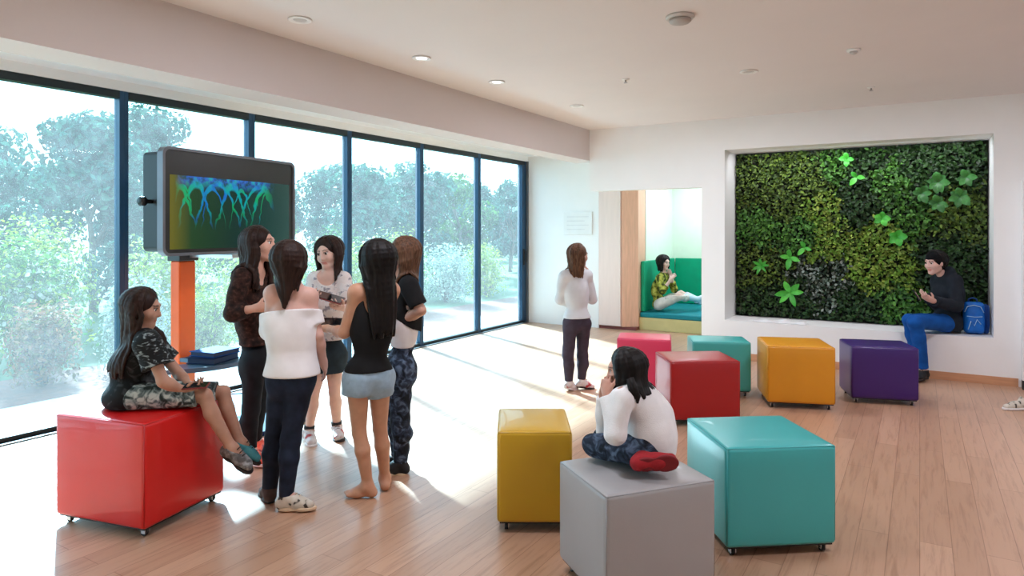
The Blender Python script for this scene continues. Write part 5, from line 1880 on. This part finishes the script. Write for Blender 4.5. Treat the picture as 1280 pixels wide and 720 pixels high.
def tree(x, y, h, cr, cols, n, size, label, seed, trunk=.09, crown_lo=.12, squash=1.0):
    rg = np.random.default_rng(seed)
    root = tag(empty('tree', (x, y, -.06)), label, 'tree', 'trees beyond the garden shrubs')
    b = MB()
    pts = [Vector((rg.normal() * .06 * k, rg.normal() * .06 * k, h * .8 * k / 5)) for k in range(6)]
    b.tube(pts, [trunk * (1 - .15 * k) for k in range(6)], n=9)
    lob = []
    for k in range(12):
        a = rg.uniform(0, 6.28)
        z = h * rg.uniform(crown_lo + .05, .88)
        rr = cr * (1 - abs(z / h - .55) * 1.1) * rg.uniform(.4, .9)
        e = Vector((math.cos(a) * rr, math.sin(a) * rr, z))
        s_ = pts[min(4, int(z / h * 5))]
        b.tube([s_ * .9, (s_ + e) * .5 + Vector((0, 0, .1)), e], [trunk * .4, trunk * .25, .012], n=6)
        lob.append((e.x, e.y, e.z, cr * rg.uniform(.32, .55)))
    lob.append((0, 0, h * .85, cr * .5))
    b.build('trunk', M['bark'], root, True)
    per = n // len(lob)
    Ps, Ns = [], []
    for cx, cy, cz, r in lob:
        d = rg.normal(size=(per, 3))
        d /= np.linalg.norm(d, axis=1, keepdims=True)
        Ps.append(np.array([cx, cy, cz]) + d * (rg.random((per, 1)) ** .4) * r * np.array([1, 1, .8 * squash]))
        Ns.append(d + rg.normal(size=(per, 3)) * .6)
    P = np.concatenate(Ps)
    Nn = np.concatenate(Ns)
    V, Q, cc = leaves(P, Nn, size * rg.uniform(.6, 1.4, len(P)), col_mix(len(P), cols, rg), rg)
    link('crown', np_mesh('crown', V, Q, cc), M['tree_leaf'], root)
    return root


YG = [lin(176, 192, 62), lin(146, 178, 52), lin(208, 212, 104)]
GG = [lin(84, 138, 58), lin(112, 158, 70), lin(68, 120, 52)]
PALE = [lin(190, 206, 186), lin(170, 190, 176), lin(206, 216, 200)]
RUST = [lin(176, 120, 84), lin(158, 138, 84), lin(196, 148, 106)]
TEAL = [lin(70, 132, 112), lin(54, 112, 98), lin(92, 150, 120)]
bush(-7.95, 3.45, .42, .42, .85, RUST, 2200, .055, 'low rust and olive shrub at the edge of the red soil bed', 41)
bush(-8.0, 4.45, .45, .42, 1.05, PALE, 2600, .05, 'silvery white shrub behind the seated girl, low by the terrace', 42)
bush(-7.95, 5.4, .45, .42, .85, YG, 2400, .055, 'low yellow green shrub between the silvery shrub and the orange post', 43)
FL = [lin(226, 220, 200)]
for k, (x, y, rx, ry, h_, cs, fl, lab) in enumerate([
        (-9.3, 3.95, .75, .66, 1.45, GG + YG[:1], 260, 'tall mid green shrub in the corner pane behind the rust shrub'),
        (-9.3, 5.55, .75, .68, 1.50, YG, 300, 'tall yellow green shrub filling the pane behind the seated girl'),
        (-9.3, 7.25, .75, .70, 1.40, YG, 300, 'yellow green shrub behind the display stand'),
        (-9.3, 8.95, .75, .70, 1.30, YG, 200, 'pale yellow shrub behind the girl in brown'),
        (-9.3, 10.65, .75, .70, 1.25, GG, 100, 'green shrub behind the girl facing the camera'),
        (-9.3, 12.35, .75, .70, 1.25, PALE, 100, 'pale shrub seen between the tank top girl and the window mullion'),
        (-9.3, 14.0, .75, .70, 1.2, YG, 100, 'pale green shrub beyond the last wide panes'),
        (-11.2, 4.9, .8, .8, 1.75, YG, 200, 'taller shrub of the back row in the corner pane'),
        (-11.2, 6.9, .8, .8, 1.75, GG, 200, 'taller green shrub of the back row past the corner mullion'),
        (-11.2, 8.9, .8, .8, 1.70, YG, 200, 'back row shrub just under the screen beside the orange post'),
        (-11.2, 10.9, .8, .8, 1.65, GG, 100, 'back row green shrub under the far end of the screen'),
        (-11.2, 12.9, .8, .8, 1.6, YG, 100, 'back row shrub between the girls and the fourth mullion')]):
    bush(x, y, rx, ry, h_, cs, 3000, .07, lab, 44 + k, flowers=(FL, fl, .06))
tree(-14.4, 7.2, 4.2, 1.35, TEAL, 7500, .15, 'blue green tree in the corner pane just before its mullion', 61)
tree(-17.2, 6.3, 3.4, 1.2, TEAL, 5000, .15, 'shorter hazy tree at the edge of the corner pane', 62)
tree(-16.8, 9.6, 5.2, 1.2, TEAL, 6000, .15, 'slim blue green tree just past the first mullion beside the screen', 63)
tree(-19.0, 14.2, 3.4, 1.5, GG, 3600, .15, 'pale tree hidden partly behind the display screen', 64)
tree(-14.0, 14.2, 3.6, 1.4, TEAL, 5500, .16, 'hazy tree at the edge of the screen above the girl facing the camera', 65)
tree(-14.2, 17.0, 4.0, 1.5, TEAL, 5800, .16, 'full hazy tree behind the tank top girl', 66)
tree(-14.5, 19.8, 3.8, 1.5, GG, 5200, .16, 'hazy green tree beyond the pane of the girl in the black tee', 67)
tree(-14.0, 22.8, 3.9, 1.0, TEAL, 4500, .16, 'narrow dark hazy tree in the second last pane', 68)
tree(-15.0, 25.6, 3.0, 1.4, PALE, 2800, .14, 'very pale tree in the last pane', 69)

for k, (x, y, h_, r_, cs, lab) in enumerate([
        (-22.5, 8.6, 4.6, 2.0, TEAL, 'far hazy tree at the very edge of the corner pane'),
        (-23.5, 13.2, 5.4, 2.0, TEAL, 'far hazy tree between the corner pane trees'),
        (-23.0, 17.6, 4.4, 2.0, TEAL, 'far hazy tree just hidden by the display screen'),
        (-22.5, 22.0, 4.6, 2.0, TEAL, 'far hazy tree past the edge of the screen'),
        (-23.0, 26.5, 4.6, 2.0, GG, 'far green tree seen above the tank top girl'),
        (-22.5, 31.0, 4.4, 2.0, TEAL, 'far hazy tree seen above the girl in the black tee'),
        (-22.5, 35.5, 3.8, 2.0, TEAL, 'far low tree in the second last pane'),
        (-23.0, 40.0, 3.4, 2.0, PALE, 'far pale tree in the last pane')]):
    tree(x, y, h_, r_, cs, 6500, .22, lab, 80 + k, crown_lo=.05)
SKY, SUN, FILL, EXPO = 2.6, 18.0, 25, 0.6
# ------------------------------------------------------------------ light, sky and camera
w = bpy.data.worlds.new('sky')
bpy.context.scene.world = w
w.use_nodes = True
nt = w.node_tree
bgd = nt.nodes['Background']
tc = N(nt, 'ShaderNodeTexCoord')
sp = N(nt, 'ShaderNodeSeparateXYZ')
nt.links.new(tc.outputs['Generated'], sp.inputs[0])
nt.links.new(ramp(nt, sp.outputs['Z'], [(0.0, (0.92, 0.98, 1.0, 1)), (0.35, (0.86, 0.95, 1.0, 1)), (1.0, (0.62, 0.80, 1.0, 1))]), bgd.inputs['Color'])
bgd.inputs['Strength'].default_value = SKY

sun = bpy.data.lights.new('sun', 'SUN')
sun.energy = SUN
sun.angle = math.radians(3.0)
sun.color = (1.0, 0.96, 0.93)
so = bpy.data.objects.new('sun', sun)
C.objects.link(so)
sd = Vector((0.80, -0.40, -0.61)).normalized()          # the way the light travels
so.rotation_euler = sd.to_track_quat('-Z', 'Y').to_euler()

for i, (y0, y1) in enumerate([(-2.3, 3.2), (3.2, 10.0)]):
    a = bpy.data.lights.new('window_portal', 'AREA')
    a.shape = 'RECTANGLE'
    a.size, a.size_y = 2.75, y1 - y0
    a.cycles.is_portal = True
    o = bpy.data.objects.new('window_portal', a)
    C.objects.link(o)
    o.location = (-6.12, (y0 + y1) / 2, 1.42)
    o.rotation_euler = (0, -PI / 2, 0)


def area(name, loc, size, power, col=(1, .94, .92), rot=(0, 0, 0), sy=None):
    a = bpy.data.lights.new(name, 'AREA')
    a.shape = 'RECTANGLE'
    a.size = size
    a.size_y = sy or size
    a.energy = power
    a.color = col
    o = bpy.data.objects.new(name, a)
    C.objects.link(o)
    o.location = loc
    o.rotation_euler = rot
    return o


area('nook_fill', (-2.8, 11.0, 2.58), 1.4, 26, (1, .98, .95))  # unseen area light added to brighten the nook
area('niche_fill', (-0.7, 8.75, 2.59), 2.4, 9, (1, .97, .9), (math.radians(18), 0, 0), .12)  # added strip of light that lifts the planted niche, no visible fitting
for x, y, e in ((0.6, 2.6, FILL), (0.6, 6.0, FILL), (-2.2, 6.6, FILL * .8), (-2.2, 2.6, FILL * .8)):
    area('room_fill', (x, y, 2.97), .5, e)  # unseen fill lights added under the ceiling to brighten the room

cam = bpy.data.cameras.new('camera')
cam.sensor_width = 36
cam.lens = 36 * F_PX / 1280
cam.shift_y = -(360 - HY) / 1280
cam.clip_start = .05
cam.clip_end = 300
co = bpy.data.objects.new('camera', cam)
C.objects.link(co)
co.location = (0, 0, CAMH)
co.rotation_euler = (PI / 2, 0, YAW)
sc = bpy.context.scene
sc.camera = co
sc.view_settings.view_transform = 'Standard'
sc.view_settings.look = 'None'
sc.view_settings.exposure = EXPO
sc.view_settings.use_white_balance = True
sc.view_settings.white_balance_temperature = 5750
sc.view_settings.white_balance_tint = 12
sc.cycles.max_bounces = 10
sc.cycles.diffuse_bounces = 6
sc.cycles.transparent_max_bounces = 12
sc.cycles.use_denoising = True
sc.cycles.caustics_reflective = False
sc.cycles.caustics_refractive = False
sc.cycles.sample_clamp_indirect = 6
